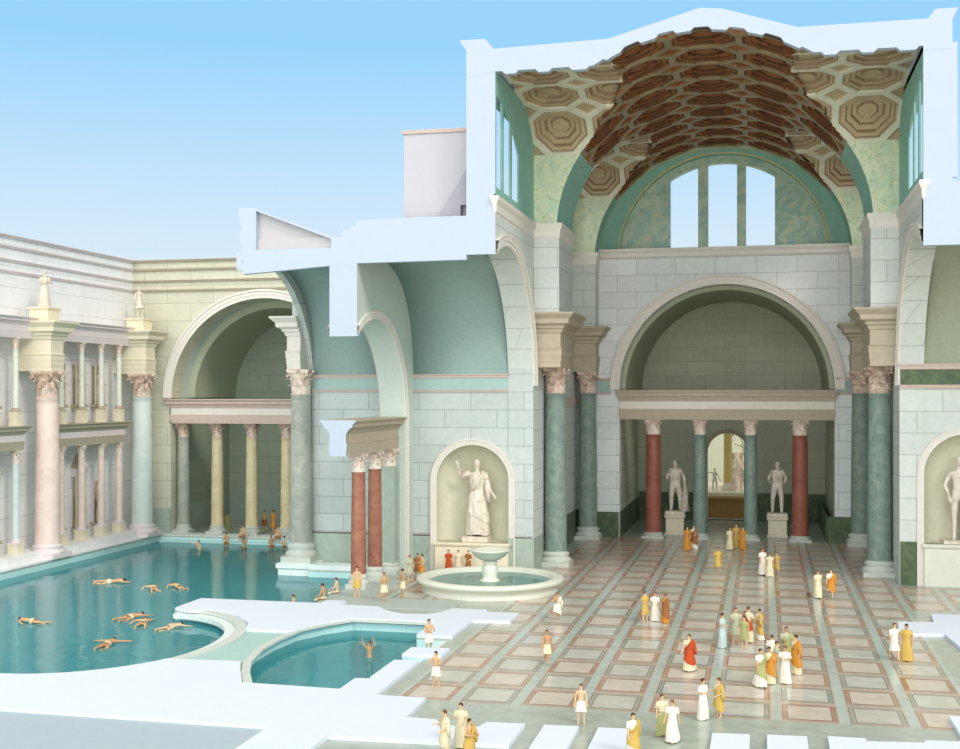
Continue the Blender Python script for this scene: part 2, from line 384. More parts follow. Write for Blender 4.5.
for nm, p in dict(s1=[(-7.66, 43.2), (-6.43, 43.3), (-6.43, 40.3), (-7.66, 40.3)], s2=[(-5.74, 43.3), (-4.25, 43.4), (-4.25, 40.4), (-5.74, 40.4)], s3=[(-1.78, 43.5), (-.51, 43.6), (-.51, 40), (-1.8, 40)], s4=[(.07, 43.7), (1.41, 43.8), (1.41, 40), (.07, 40)], s5=[(2.11, 43.98), (3.34, 44.0), (3.37, 43.65), (5.28, 43.9), (5.3, 44.2), (7.26, 44.4), (7.0, 41), (2.1, 40.8)], s6=[(6.56, 47.7), (7.81, 47.85), (7.4, 44.94), (6.59, 44.89)], s7=[(6.69, 66.74), (8.48, 67.0), (8.62, 69.4), (11.39, 69.6), (10.6, 59.7), (8.91, 59.83), (8.57, 63.81), (6.42, 63.57)], s8=[(-16.0, 55.0), (-14.2, 55.1), (-14.2, 53.5), (-16.0, 53.4)], s9=[(-16.0, 52.2), (-14.85, 52.3), (-14.85, 48.8), (-16.0, 48.8)]).items():
    stump('trim_wall_stump', p)
MB().box(-16.0, -14.2, 53.45, 55.05, PB, 0).box(-16.0, -14.85, 48.9, 52.25, PB, 0).obj('trim_plunge_piers', M_TANK)['kind'] = 'structure'
sp = MB()
for i, (a, b) in enumerate([(-14.9, -15.3), (-15.3, -15.7), (-15.7, -16.1)]):
    sp.box(b, a, 55.05, 57.9, PB, -.12-.22*i); sp.box(b, a, 52.25, 53.45, PB, -.12-.22*i)
sp.obj('trim_plunge_steps', M_DECK)['kind'] = 'structure'
slab('floor_blue_room', [(-55, 31), (-17.15, 31), (-17.15, 40.8), (-27.85, 40.9), (-55, 40.9)], [], 'Z', 0, .03, M_ROOM, cut=False)
slab('floor_passage', [(-25.35, 50.3), (-22.5, 50.4), (-23.0, 53.2), (-23.1, 55.7), (-22.9, 57.3), (-25.4, 57.3), (-25.1, 55), (-25.05, 53)], [], 'Z', 0, .03, plain('passage_aqua', (176, 208, 202), .5, .04), cut=False)
slab('floor_platform', [(-24.9, 66.4), (-22.9, 66.2), (-20.7, 65.2), (-16.8, 65.4), (-16.8, 68.4), (-22.4, 68.4), (-22.4, 78.2), (-24.9, 78.2)], [], 'Z', 0, .03, M_PLAIN, cut=False)
# rims: copings round the pools
def rim(name, path, w0, w1, z0, z1, mat):
    v = []; f = []; n = len(path)
    for i, p in enumerate(path):
        a = Vector(path[max(i-1, 0)]); b = Vector(path[min(i+1, n-1)]); d = (b-a).normalized(); nn = Vector((d.y, -d.x))
        for w, z in ((w0, z0), (w0, z1), (w1, z1), (w1, z0)): q = Vector(p)+nn*w; v.append((q.x, q.y, z))
    for i in range(n-1):
        for j in range(4): f.append((i*4+j, i*4+(j+1) % 4, (i+1)*4+(j+1) % 4, (i+1)*4+j))
    f.append((0, 1, 2, 3)); f.append(tuple(len(v)-4+j for j in range(4)))
    return struct(MB().add(v, f).obj(name, mat))
rim('trim_apse_coping', ell(-31.5, 54, 6.2, 7.9, -85, 88, 36), -.55, .02, -.3, -.06, M_DECK)
rim('trim_apse_kerb', ell(-31.5, 54, 6.2, 7.9, -30, 86, 28), .0, .55, 0.0, .1, plain('kerb_stone', (206, 212, 204), .7, .04))
rim('trim_plunge_coping', POOL2[:9], -.02, .35, 0, .10, plain('kerb_stone', (206, 212, 204)))
# pool entry steps along the north end
sp = MB()
for i in range(6): sp.box(-49.3, -30.1, 91.6+.47*i, 94.38, PB, -1.75+.28*i)
sp.obj('trim_pool_steps', M_TANK)['kind'] = 'structure'
box('trim_platform_edge', -49.3, -31.2, 94.4, 96.2, 0, .06, M_DECK)
box('trim_pool_ledge', -30.0, -24.9, 78.3, 79.6, 0, .35, M_DECK)
MB().stack(-32.4, -29.9, 78.7, 81.4, [(0, PB), (0, -.1), (.12, 0), (.12, .3), (0, .35)]).obj('trim_column_plinth', M_DECK)['kind'] = 'structure'

# --- swimming-pool facade (left) and its podium
box('wall_left', -54.5, -52.5, 60, 97.5, 0, 23.1, M_FAC)
box('trim_facade_podium', -52.5, -50.1, 60, 95.4, 0, .62, M_FAC)
box('trim_facade_ledge', -50.4, -49.35, 60, 95.4, 0, .12, M_FAC)
for z, h, o_ in ((20.5, .16, .1), (21.3, .16, .12), (22.25, .16, .14), (22.98, .2, .2)):
    trimbar('trim_facade_string', -52.5, -52.4, 60, 95.4, z, z+h, o_, M_FACP)
    trimbar('trim_exedra_string', -52.4, -30.6, 95.35, 95.5, z, z+h, o_, M_TRIMD)
# back wall of the pool with big arch
XC, XR, XZ = -40.6, 8.3, 11.5
slab('wall_pool_end', [(-52.5, 0), (-49.0, 0), (-49.0, XZ)]+[p for p in arc(XC, XZ, XR, PI, 0, 40)]+[(-32.3, 0), (-22, 0), (-22, 23.1), (-52.5, 23.1)], [], 'Y', 95.5, 97.3, M_BEIGE)
archring('trim_exedra_archivolt', XC, XZ, XR, XR+.75, 'Y', 95.5, -.22, M_TRIMW)
slab('trim_exedra_soffit', arc(XC, XZ, XR, 0, PI, 40)+[(XC-XR-.1, XZ)]+arc(XC, XZ, XR+.1, PI, 0, 40), [], 'Y', 97.3, 98.6, M_SOFF, cut=False)
V = []
slab('ceiling_exedra', arc(XC, XZ, XR-.6, 0, PI, 40)+arc(XC, XZ, XR+.2, PI, 0, 40), [], 'Y', 98.6, 107, M_VAULTD, cut=False)
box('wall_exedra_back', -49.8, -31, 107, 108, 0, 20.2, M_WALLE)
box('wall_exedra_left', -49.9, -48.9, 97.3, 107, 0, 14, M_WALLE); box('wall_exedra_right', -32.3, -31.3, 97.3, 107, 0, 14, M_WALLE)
box('trim_exedra_dado', -48.9, -48.8, 98, 107, 0, 2.3, M_DADO); box('trim_exedra_dado_back', -48.8, -32.3, 106.9, 107, 0, 3.0, M_DADO)
box('trim_end_dado', -52.0, -49.0, 95.38, 95.5, 0, 2.15, M_DADO)

# --- chamber and aisle: walls, barrel vaults
AC, AZ, AR = 72.15, 11.9, 8.36
slab('wall_chamber_back', [(-30.6, 0), (-24.9, 0), (-24.9, 21), (-30.6, 21)], [], 'Y', 80.5, 82.4, M_WALL)
box('wall_pool_side', -31.3, -30.0, 82.4, 95.5, 0, 22, M_WALL)
NX = -19.15
def arched(cx, r, z0, zs, n=24): return [(cx-r, z0)]+arc(cx, zs, r, PI, 0, n)+[(cx+r, z0)]
slab('wall_aisle_back', [(-23.4, 0), (-16.6, 0), (-16.6, 21), (-23.4, 21)], [arched(NX, 2.5, 1.9, 5.95)], 'Y', 80.5, 82.4, M_WALL)
def ogive(y0, y1, zt, jambL, jambR, cz, r, ztop):  # wall in X plane with arched opening that is cut by the section
    pass
def xwall(name, x0, x1, yb, ztop, cy, cz, r, mat, zb=0):
    """wall parallel to the nave axis from the section back to yb with an arch opening (centre cy,cz) cut through by the section"""
    a = math.acos((YS-cy)/r); pts = [(YS, ztop), (YS, cz+r*math.sin(a))]
    n = 30
    for i in range(1, n+1):
        t = a*(1-i/n); pts.append((cy+r*math.cos(t), cz+r*math.sin(t)))
    pts += [(cy+r, zb), (yb, zb), (yb, ztop)]
    return slab(name, pts, [], 'X', x0, x1, mat)
xwall('wall_arcade', -25.0, -23.3, 80.5, 20.4, 72.3, 10.3, 6.2, M_SOFF)
xwall('wall_nave_left', -16.7, -15.0, 86.6, 23.3, 72.2, 12.4, 8.3, M_WALLN)
xwall('wall_nave_right', 8.15, 9.6, 86.6, 23.3, 72.2, 12.4, 8.3, M_WALLN)
xwall('wall_chamber_arch', -30.9, -30.5, 82.4, 20.4, 72.15, 11.6, 8.5, M_WALL)
def archring_x(name, cy, cz, r0, r1, x, out, mat, leg):
    return archring(name, cy, cz, r0, r1, 'X', x, out, mat, leg)
def archring_cut(name, cy, cz, r0, r1, x, out, mat, leg):
    a = math.acos((YS-cy)/r0)
    prof = [(r0, 0.0), (r0, .5), (r0+(r1-r0)*.4, .5), (r0+(r1-r0)*.4, .75), (r0+(r1-r0)*.78, .75), (r0+(r1-r0)*.82, 1.0), (r1, 1.0), (r1, 0.0)]
    v = []; f = []; m = len(prof); n = 30; st = [(1-i/n, 0) for i in range(n+1)]+[(0, -leg)]
    for t, dz in st:
        for r, q in prof: t_ = t*math.acos((YS+.01-cy)/r); v.append((x+out*q, cy+r*math.cos(t_), cz+r*math.sin(t_)+dz))
    for i in range(len(st)-1):
        for j in range(m-1): f.append((i*m+j, i*m+j+1, (i+1)*m+j+1, (i+1)*m+j))
    return struct(MB().add(v, f).obj(name, mat))
archring_cut('trim_arcade_archivolt', 72.3, 10.3, 6.2, 6.7, -23.3, .14, M_TRIMW, 10.3)
archring_cut('trim_arcade_archivolt_west', 72.3, 10.3, 6.2, 6.65, -25.0, -.12, M_TRIMP, 0)
archring_cut('trim_nave_left_archivolt', 72.2, 12.4, 8.3, 9.0, -15.0, .2, M_TRIMW, 0)
archring_cut('trim_nave_right_archivolt', 72.2, 12.4, 8.3, 9.0, 8.15, -.2, M_TRIMW, 0)
def vaultx(name, x0, x1, cy, cz, r, mat, y0=YS):
    a = math.acos((y0-cy)/r); v = []; f = []; n = 40
    for i in range(n+1):
        t = a*(1-i/n)
        for q in (r, r+.25): k_ = (abs(math.cos(t))**2.6+abs(math.sin(t))**2.6)**(-1/2.6); y_ = max(YS+.05, cy+q*k_*math.cos(t)); v += [(x0, y_, cz+q*k_*math.sin(t)), (x1, y_, cz+q*k_*math.sin(t))]
    for i in range(n):
        b = i*4; c = b+4; f += [(b, b+1, c+1, c), (b+2, c+2, c+3, b+3), (b, c, c+2, b+2), (b+1, b+3, c+3, c+1)]
    return struct(MB().add(v, f, True).obj(name, mat))
vaultx('ceiling_chamber', -30.6, -25.0, AC, AZ, AR, M_VAULT)
vaultx('ceiling_aisle_left', -23.3, -16.7, AC, AZ, AR, M_VAULT)
vaultx('ceiling_aisle_right', 9.6, 22, AC, AZ, AR, M_VAULTD)
for x0, x1 in ((-30.6, -25.0), (-23.3, -16.7)):
    trimbar('trim_string_upper', x0, x1, 80.42, 80.5, 12.95, 13.2, .12, M_TRIMP); trimbar('trim_string_lower', x0, x1, 80.42, 80.5, 12.0, 12.15, .08, M_TRIMP)
    box('trim_teal_band', x0, x1, 80.44, 80.5, 12.15, 12.95, M_BLUE)
box('trim_dado_chamber', -30.6, -25, 80.4, 80.5, 0, 2.25, M_DADO)
box('trim_dado_aisle', -23.3, NX-2.9, 80.4, 80.5, 0, 2.25, M_DADO); box('trim_dado_aisle_right', NX+2.9, -16.7, 80.4, 80.5, 0, 2.25, M_DADO)
trimbar('trim_dado_cap', -30.6, -25, 80.4, 80.5, 2.25, 2.33, .05, M_INK); trimbar('trim_dado_cap', -23.3, NX-2.95, 80.4, 80.5, 2.25, 2.33, .05, M_INK); trimbar('trim_dado_cap', NX+2.95, -15.1, 80.4, 80.5, 2.25, 2.33, .05, M_INK)
box('trim_pier_face', -16.7, -15.0, 80.42, 80.5, 0, 23.2, M_WALL); box('trim_pier_face_right', 8.15, 9.6, 80.42, 80.5, 0, 23.2, M_WALLN)
box('trim_pier_dado', -16.7, -14.95, 80.36, 84.0, 0, 2.25, M_DADO)
# niches
def niche(name, cx, r, z0, zs, y, depth, mat, ringmat, legz):
    v = []; f = []; n = 24; lv = [z0+(zs-z0)*i/6 for i in range(7)]
    for z in lv:
        for j in range(n+1):
            t = PI*j/n; v.append((cx-r*math.cos(t), y+depth*math.sin(t), z))
    k = len(lv)
    for i in range(1, 11):
        q = PI/2*i/10
        for j in range(n+1):
            t = PI*j/n; v.append((cx-r*math.cos(q)*math.cos(t), y+depth*math.cos(q)*math.sin(t), zs+r*math.sin(q)))
    rows = k+10
    for i in range(rows-1):
        for j in range(n): f.append((i*(n+1)+j, i*(n+1)+j+1, (i+1)*(n+1)+j+1, (i+1)*(n+1)+j))
    mb = MB().add(v, f, True); mb.add([(cx-r*math.cos(PI*j/n), y+depth*math.sin(PI*j/n), z0+.03) for j in range(n+1)], [tuple(range(n+1))])
    struct(mb.obj(name, mat))
    archring(name+'_frame', cx, zs, r, r+.42, 'Y', y, -.2, ringmat, legz)
M_NICHE = plain('niche_plaster', (206, 204, 180), .85, .06, 3)
niche('wall_niche_left', NX, 2.5, 1.9, 5.95, 80.5, 1.7, M_NICHE, M_TRIMW, 5.95)
MB().stack(NX-2.5, NX+2.5, 80.0, 80.6, [(0, 0), (0, 1.6), (.1, 1.7), (.14, 1.78), (.14, 1.9)], fy=0).obj('trim_niche_sill', M_FACB)['kind'] = 'structure'
# right aisle
NXR = 12.1
slab('wall_aisle_right_back', [(9.6, 0), (22, 0), (22, 21), (9.6, 21)], [arched(NXR, 2.5, 2.6, 6.9)], 'Y', 80.5, 82.4, M_WALLN)
niche('wall_niche_right', NXR, 2.5, 2.6, 6.9, 80.5, 1.7, M_NICHE, M_TRIMW, 6.9)
MB().stack(NXR-2.5, NXR+2.5, 80.2, 80.6, [(0, 0), (0, 2.3), (.1, 2.4), (.14, 2.5), (.14, 2.6)], fy=0).obj('trim_niche_sill_right', M_BASIN)['kind'] = 'structure'
trimbar('trim_string_right', 8.2, 22, 80.34, 80.42, 13.4, 13.75, .12, M_TRIMP); trimbar('trim_string_right_lower', 8.2, 22, 80.34, 80.42, 12.25, 12.45, .08, M_TRIMP)
box('trim_green_band', 8.2, 22, 80.36, 80.42, 12.45, 13.4, M_DADOD); box('trim_dado_right', 8.2, NXR-2.9, 80.34, 80.42, 0, 2.7, M_DADOD)
box('wall_aisle_far_right', 22, 23, YS, 82.4, 0, 22, M_WALLN)

# --- nave side walls beyond the near piers, upper piers, back wall
for s_, nm in ((0, 'left'), (1, 'right')):
    mx = (lambda x: x) if s_ == 0 else (lambda x: -6.85-x)
    def bx2(name, x0, x1, *a): return box(name, min(mx(x0), mx(x1)), max(mx(x0), mx(x1)), *a)
    bx2('wall_bay_'+nm, -16.9, -15.25, 86.6, 101.5, 0, 23.2, M_WALLN)
    bx2('trim_bay_dado_'+nm, -15.25, -15.1, 86.6, 101.5, 0, 2.3, M_DADOD)
    bx2('trim_bay_string_'+nm, -15.25, -15.08, 86.6, 101.5, 11.0, 11.5, M_TRIMP)
    # upper piers
    bx2('wall_pier_near_'+nm, -15.0, -13.3, 80.6, 86.6, 17.3, 22.7, M_WALLN)
    for nm2, xa, y0_, y1_, zt in (('near', -15.0, 80.6, 86.6, 27.75), ('far', -15.25, 99.2, 101.5, 27.75)):
        cur = [(-3.42-10.03*math.sqrt(max(0, 1-((z_-22.8)/9.13)**2)), z_) for z_ in [22.8+(zt-22.8)*k_/12 for k_ in range(13)]]
        slab('wall_pier_%s_marble_%s' % (nm2, nm), [(mx(xa), 22.7), (mx(-13.4), 22.7)]+[(mx(a_), b_) for a_, b_ in cur]+[(mx(xa), zt)], [], 'Y', y0_, y1_, M_OLIVE)
    bx2('wall_pier_near_body_'+nm, -16.0, -14.99, 84.0, 86.6, 0, 17.3, M_WALL)
    bx2('wall_pier_far_'+nm, -15.25, -13.4, 99.2, 101.5, 17.3, 22.7, M_WALLN)
    X0, X1 = sorted((mx(-15.0), mx(-13.3)))
    trimbar('trim_pier_cornice_near_'+nm, X0, X1, 80.6, 86.6, 22.2, 23.2, .22, M_TRIMW)
    X0, X1 = sorted((mx(-15.25), mx(-13.4)))
    trimbar('trim_pier_cornice_far_'+nm, X0, X1, 99.2, 101.5, 22.3, 23.3, .22, M_TRIMW)
    X0, X1 = sorted((mx(-15.05), mx(-15.0)))
    trimbar('trim_wall_cornice_'+nm, X0, X1, YS+.02, 80.6, 22.2, 23.2, .22, M_TRIMW)
    X0, X1 = sorted((mx(-15.3), mx(-15.25)))
    trimbar('trim_bay_cornice_'+nm, X0, X1, 86.6, 99.2, 22.3, 23.3, .22, M_TRIMW)
    # clerestory lunette wall with three lights cut by the section
    lights = []
    def ztop(y): return 23.3+math.sqrt(max(0, 1-((y-YS)/8.6)**2))*5.7
    for y0, y1 in ((68.9, 70.4), (70.95, 72.8), (73.35, 75.4)):
        lights.append([(y0, 23.75), (y1, 23.75)]+[(y1-(y1-y0)*i/6, ztop(y1-(y1-y0)*i/6)) for i in range(7)])
    w0, w1 = sorted((mx(-15.1), mx(-15.0)))
    slab('window_1' if s_ == 0 else 'window_2', [(YS, 23.2), (82.2, 23.2), (82.2, 30.4), (YS, 30.4)], lights, 'X', w0, w1, M_TEALP)
    w0, w1 = sorted((mx(-16.7), mx(-15.1)))
    slab('wall_clerestory_'+nm, [(YS, 23.3), (YS+.2, 23.3), (YS+.2, 30.4), (YS, 30.4)], [], 'X', w0, w1, M_CUT)
    w0, w1 = sorted((mx(-15.45), mx(-15.25)))
    slab('window_%d' % (3+s_), [(82.2, 23.2), (101.5, 23.2), (101.5, 31), (82.2, 31)], [arched(93, 4.5, 24, 25.0, 16)], 'X', w0, w1, M_TEALP)
    # green dado and return beside the screen of columns
    d0, d1 = sorted((mx(-15.1), mx(-11.75)))
    box('trim_back_dado_'+nm, d0, d1, 101.38, 101.5, 0, 2.1, M_DADOD)
    d0, d1 = sorted((mx(-11.7), mx(-11.6)))
    box('trim_return_dado_'+nm, d0, d1, 101.5, 117, 0, 2.1, M_DADOD)
    trimbar('trim_back_string_'+nm, *sorted((mx(-15.1), mx(-12.4))), 101.4, 101.5, 12.9, 13.15, .1, M_TRIMP)
    trimbar('trim_back_string_low_'+nm, *sorted((mx(-15.1), mx(-12.4))), 101.4, 101.5, 11.8, 11.95, .08, M_TRIMP)
    box('trim_back_band_'+nm, *sorted((mx(-15.1), mx(-12.4))), 101.43, 101.5, 11.95, 12.9, M_BLUE)
BX, BR = -3.15, 8.55
slab('wall_back', [(-16.9, 0), (BX-BR, 0)]+[(BX-BR, 12.2)]+arc(BX, 12.2, BR, PI, 0, 44)+[(BX+BR, 0), (10.05, 0), (10.05, 23.3), (-16.9, 23.3)], [], 'Y', 101.5, 103.0, M_WALLB)
archring('trim_lunette_archivolt', BX, 12.2, BR, BR+.8, 'Y', 101.5, -.25, M_TRIMW)
trimbar('trim_back_cornice', -15.2, 8.35, 101.35, 101.5, 23.0, 23.75, .3, M_TRIMW)
# window wall: recessed lunette with three lights
WCX, WCZ = -3.42, 23.3
def wtop(x, r=7.75): return WCZ+math.sqrt(max(0, r*r-(x-WCX)**2))
hl = []
for x0, x1 in ((-7.75, -5.44), (-4.62, -2.26), (-1.53, .8)):
    hl.append([(x0, 24.0), (x1, 24.0)]+[(x1-(x1-x0)*i/8, wtop(x1-(x1-x0)*i/8)) for i in range(9)])
slab('window_5', [(-15.4, 23.3), (8.6, 23.3), (8.6, 34), (-15.4, 34)], hl, 'Y', 104.0, 104.9, M_TEAL, cut=False)
slab('trim_window_arch', [(WCX-10.1, WCZ)]+[(WCX+10.1*math.cos(PI-PI*i/40), WCZ+9.0*math.sin(PI-PI*i/40)) for i in range(1, 40)]+[(WCX+10.1, WCZ)]+[(WCX+8.5, WCZ)]+[(WCX+8.5*math.cos(PI*i/40), WCZ+8.35*math.sin(PI*i/40)) for i in range(1, 40)]+[(WCX-8.5, WCZ)], [], 'Y', 103.3, 104.0, M_TEALP, cut=False)
slab('wall_back_arch', [(-15.4, 23.3), (WCX-10.1, WCZ)]+[(WCX+10.1*math.cos(PI-PI*i/40), WCZ+8.75*math.sin(PI-PI*i/40)) for i in range(1, 40)]+[(WCX+10.1, WCZ), (8.6, 23.3), (8.6, 33.5), (-15.4, 33.5)], [], 'Y', 101.5, 103.4, M_OLIVE, cut=False)
rv = []; rf = []
for i in range(41):
    a = PI*i/40
    for r, y in ((8.5, 103.3), (8.5, 103.22), (8.62, 103.22), (8.62, 103.3)): rv.append((WCX+r*math.cos(a), y, WCZ+(r-.15)*math.sin(a)))
for i in range(40):
    for j in range(4): rf.append((i*4+j, i*4+(j+1) % 4, i*4+4+(j+1) % 4, i*4+4+j))
struct(MB().add(rv, rf).obj('trim_gilt_arch_line', plain('gilt_line', (214, 200, 140), .6)))
# back room behind the column screen
slab('wall_room_back', [(-11.8, 0), (5.5, 0), (5.5, 21.5), (-11.8, 21.5)], [arched(-3.4, 1.85, 0, 6.3, 20)], 'Y', 117, 118, M_WALLR)
archring('trim_doorway_arch', -3.4, 6.3, 1.85, 2.25, 'Y', 117, -.15, M_TRIMD)
box('wall_room_left', -12.6, -11.7, 103, 118, 0, 13, M_WALLR); box('wall_room_right', 5.4, 6.3, 103, 118, 0, 13, M_WALLR)
box('trim_room_dado', -11.6, -5.7, 116.9, 117, 0, 2.6, M_DADOD); box('trim_room_dado_right', -1.1, 5.4, 116.9, 117, 0, 2.6, M_DADOD)
slab('ceiling_room', arc(BX, 12.2, BR-.35, 0, PI, 40)+arc(BX, 12.2, BR+.3, PI, 0, 40), [], 'Y', 103.0, 117.2, M_VAULTD, cut=False)
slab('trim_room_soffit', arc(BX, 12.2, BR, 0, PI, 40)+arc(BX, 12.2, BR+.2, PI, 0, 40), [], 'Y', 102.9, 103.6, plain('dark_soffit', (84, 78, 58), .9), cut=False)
# court seen through the doorway
box('wall_court', -20, 12, 140, 141, 0, 14, plain('court_wall', (214, 212, 186), .9, .05))
MB().box(-5.3, -1.5, 119.5, 120.1, 0, 1.6).stack(-5.4, -1.4, 119.4, 120.2, [(0, 1.6), (.12, 1.7), (.12, 1.95), (.02, 2.0)]).obj('trim_court_parapet', M_BROWN)['kind'] = 'structure'
box('floor_court', -6.0, -0.4, 120.4, 134, 0, 2.3, plain('court_paving', (222, 214, 188), .8, .05))

# --- roofs (white section faces)
def hump(x, cx=-3.42, a=10.0, zs=22.8, b=9.1): return zs+b*math.sqrt(max(0, 1-((x-cx)/a)**2))
CZ = 30.12
def nave_low(x, j=0.0):
    z = max(CZ, hump(x))
    return z
low = []
N_ = 120
for i in range(N_+1):
    x = -15.0+(23.15)*i/N_; z = nave_low(x)
    low.append((x, z+(.18 if math.sin(x*2*PI/1.95) > -.1 else 0)))
TOP = [(8.15, 30.05), (9.6, 30.05), (9.6, 31.6), (9.9, 32.2), (8.75, 32.2), (8.4, 31.72), (1.7, 31.72), (-2.3, 33.0), (-3.5, 33.12), (-8.55, 31.75), (-15.1, 31.6), (-15.6, 32.2), (-17.1, 32.2), (-16.7, 31.6), (-16.7, 30.05)]
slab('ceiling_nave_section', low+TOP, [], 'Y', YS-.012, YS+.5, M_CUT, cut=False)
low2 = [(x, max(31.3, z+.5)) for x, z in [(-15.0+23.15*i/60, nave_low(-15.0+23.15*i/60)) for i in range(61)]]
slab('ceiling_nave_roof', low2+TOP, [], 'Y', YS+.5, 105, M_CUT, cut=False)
slab('ceiling_eave_left', [(-30.5, 19.05), (-30.65, 19.5), (-30.45, 19.8), (-30.7, 20.3), (-30.5, 20.6), (-30.75, 21.4), (-30.55, 21.8), (-30.75, 22.6), (-30.7, 23.05), (-29.9, 23.03), (-24.78, 21.13), (-24.3, 21.13), (-24.16, 21.52), (-23.73, 21.52), (-23.73, 21.74), (-23.36, 21.74), (-23.36, 22.05), (-20.5, 22.12), (-16.7, 22.12), (-16.7, 19.6), (-23.3, 19.55)], [[(-29.64, 22.82), (-29.64, 20.5), (-24.9, 20.5), (-24.9, 21.02)]], 'Y', YS-.012, YS+.45, M_CUT, cut=False)
slab('ceiling_eave_left_attic', [(-30.5, 20.45), (-30.7, 22.9), (-29.9, 22.9), (-24.78, 21.0), (-24.3, 21.0), (-23.36, 21.5), (-16.7, 21.9), (-16.7, 21.0), (-30.5, 20.8)], [], 'Y', YS+.45, 82.4, M_CREAM, cut=False)
slab('ceiling_eave_left_slab', [(-30.6, 20.4), (-16.7, 20.4), (-16.7, 21.2), (-30.6, 21.2)], [], 'Y', YS+.3, 82.4, M_CREAM, cut=False)
slab('ceiling_eave_right', [(8.15, 19.75), (24, 19.75), (24, 23.1), (9.6, 23.1), (9.6, 23.3), (8.15, 23.3)], [], 'Y', YS-.01, YS+.5, M_CUT, cut=False)
slab('ceiling_eave_right_slab', [(9.6, 20.7), (24, 20.7), (24, 23.0), (9.6, 23.0)], [], 'Y', YS+.4, 82.4, M_CREAM, cut=False)
slab('wall_buttress', [(-20.9, 22.05), (-16.7, 22.05), (-16.7, 27.35), (-20.9, 27.35)], [], 'Y', 70.2, 71.6, plain('buttress_white', (184, 182, 188), .9, .02), cut=False)
slab('wall_buttress_stay', [(-18.7, 22.1), (-17.3, 22.1), (-17.3, 22.9), (-16.7, 22.9), (-16.7, 25.4)], [], 'Y', 69.6, 70.2, plain('buttress_grey', (162, 160, 168), .9, .02), cut=False)
trimbar('trim_buttress_coping', -21.0, -16.7, 70.1, 71.6, 27.3, 27.5, .06, M_TRIMP)
for x0 in (-24.9,): box('wall_behind_eave', -31.3, -16.7, 81.9, 82.4, 20, 22.0, M_WALL)

# --- coffered groin vault
def coffer(u, v):
    x, y = u-math.floor(u)-.5, v-math.floor(v)-.5; ax, ay = abs(x), abs(y)
    m = max(ax, ay, (ax+ay)*.7071)
    if m < .44:
        if min(abs(m-.345), abs(m-.25), abs(m-.15), abs(m-.425)) < .012: return {0: .13, 1: .28, 2: .44, 3: .30}[0 if m > .345 else 1 if m > .25 else 2 if m > .15 else 3], 2
        if m < .15: return .30, 1
        if m < .25: return .44, 1
        if m < .345: return .28, 1
        return .13, 1
    if (.5-ax)+(.5-ay) < .20: return .18, 1
    return 0, 0
def surf(name, nu, nv, pos, nrm, cof, keep, mats, pu, pv, lift=1.0):
    v = []; f = []; mi = []; dep = {}
    for i in range(nu+1):
        for j in range(nv+1):
            p = pos(i/nu, j/nv); d, k = cof(i/nu, j/nv); n = nrm(i/nu, j/nv); v.append(p+n*d*lift)
    for i in range(nu):
        for j in range(nv):
            cu, cv = (i+.5)/nu, (j+.5)/nv
            if keep(pos(cu, cv)):
                a = i*(nv+1)+j; f.append((a, a+1, a+nv+2, a+nv+1)); mi.append(cof(cu, cv)[1])
    me = mesh_of(v, f, False, mi)
    bm = bmesh.new(); bm.from_mesh(me); bmesh.ops.delete(bm, geom=[q for q in bm.verts if not q.link_faces], context='VERTS'); bm.to_mesh(me); bm.free()
    o = link(name, me, mats); o['kind'] = 'structure'; return o
NCX, NA, NZ, NB = -3.42, 10.0, 22.8, 9.1
def zb(x): return NZ+NB*math.sqrt(max(0, 1-((x-NCX)/NA)**2)) if abs(x-NCX) < NA else 0
bays = [(64.0, 80.6), (86.6, 99.2)]
def zc(y):
    for a, b in bays:
        if a <= y <= b:
            c, h = (a+b)/2, (b-a)/2; q = abs((y-c)/h); return 27.7+(30.75-27.7)*(max(0, 1-q**2.2))**(1/2.0)
    return 0
# main barrel along the nave
LB = PI*(NA+NB)/2
def bpos(u, v):
    t = PI*(1-u); return Vector((NCX+NA*math.cos(t), YS+.02+v*(101.5-YS-.02), NZ+NB*math.sin(t)))
def bn(u, v):
    t = PI*(1-u); return Vector((math.cos(t), 0, math.sin(t)))
def bc(u, v):
    z = NZ+NB*math.sin(PI*u)
    if z < 27.7: return 0, 3
    d, k = coffer(u*LB/3.75+.5, v*(101.5-YS)/3.65); return d, k
surf('ceiling_barrel', 330, 350, bpos, bn, bc, lambda p: p.z > zc(p.y)-.02, [M_RIBD, M_FLDD, M_LINED, M_TEALP], 1, 1)
def cross(name, y0, y1, x0, x1):
    # arc-length table of the cross-vault profile
    ys = [y0+(y1-y0)*i/400 for i in range(401)]
    ys = sorted(set(ys)); zz = [zc(min(max(y, bays[0][0]), 99.2)) for y in ys]
    L = [0]
    for i in range(1, len(ys)): L.append(L[-1]+math.hypot(ys[i]-ys[i-1], zz[i]-zz[i-1]))
    T = L[-1]
    def at(u):
        s = u*T; lo, hi = 0, len(L)-1
        while hi-lo > 1:
            m = (lo+hi)//2
            if L[m] <= s: lo = m
            else: hi = m
        q = (s-L[lo])/max(1e-6, L[hi]-L[lo]); return ys[lo]+(ys[hi]-ys[lo])*q, zz[lo]+(zz[hi]-zz[lo])*q, (ys[hi]-ys[lo], zz[hi]-zz[lo])
    cache = {}
    def A(u):
        if u not in cache: cache[u] = at(u)
        return cache[u]
    def pos(u, v): y, z, d = A(u); return Vector((x0+(x1-x0)*v, y, z))
    def nr(u, v):
        y, z, d = A(u); n = Vector((0, -d[1], d[0])); n.normalize(); return n
    P = 3.85
    def co(u, v): return coffer((T-u*T)/P, ((x0+(x1-x0)*v)+13.05)/P+.5)
    surf(name, int(T/.085), int((x1-x0)/.085), pos, nr, co, lambda p: p.z > zb(p.x)-.02, [M_RIB, M_FLD, M_LINE], 1, 1)
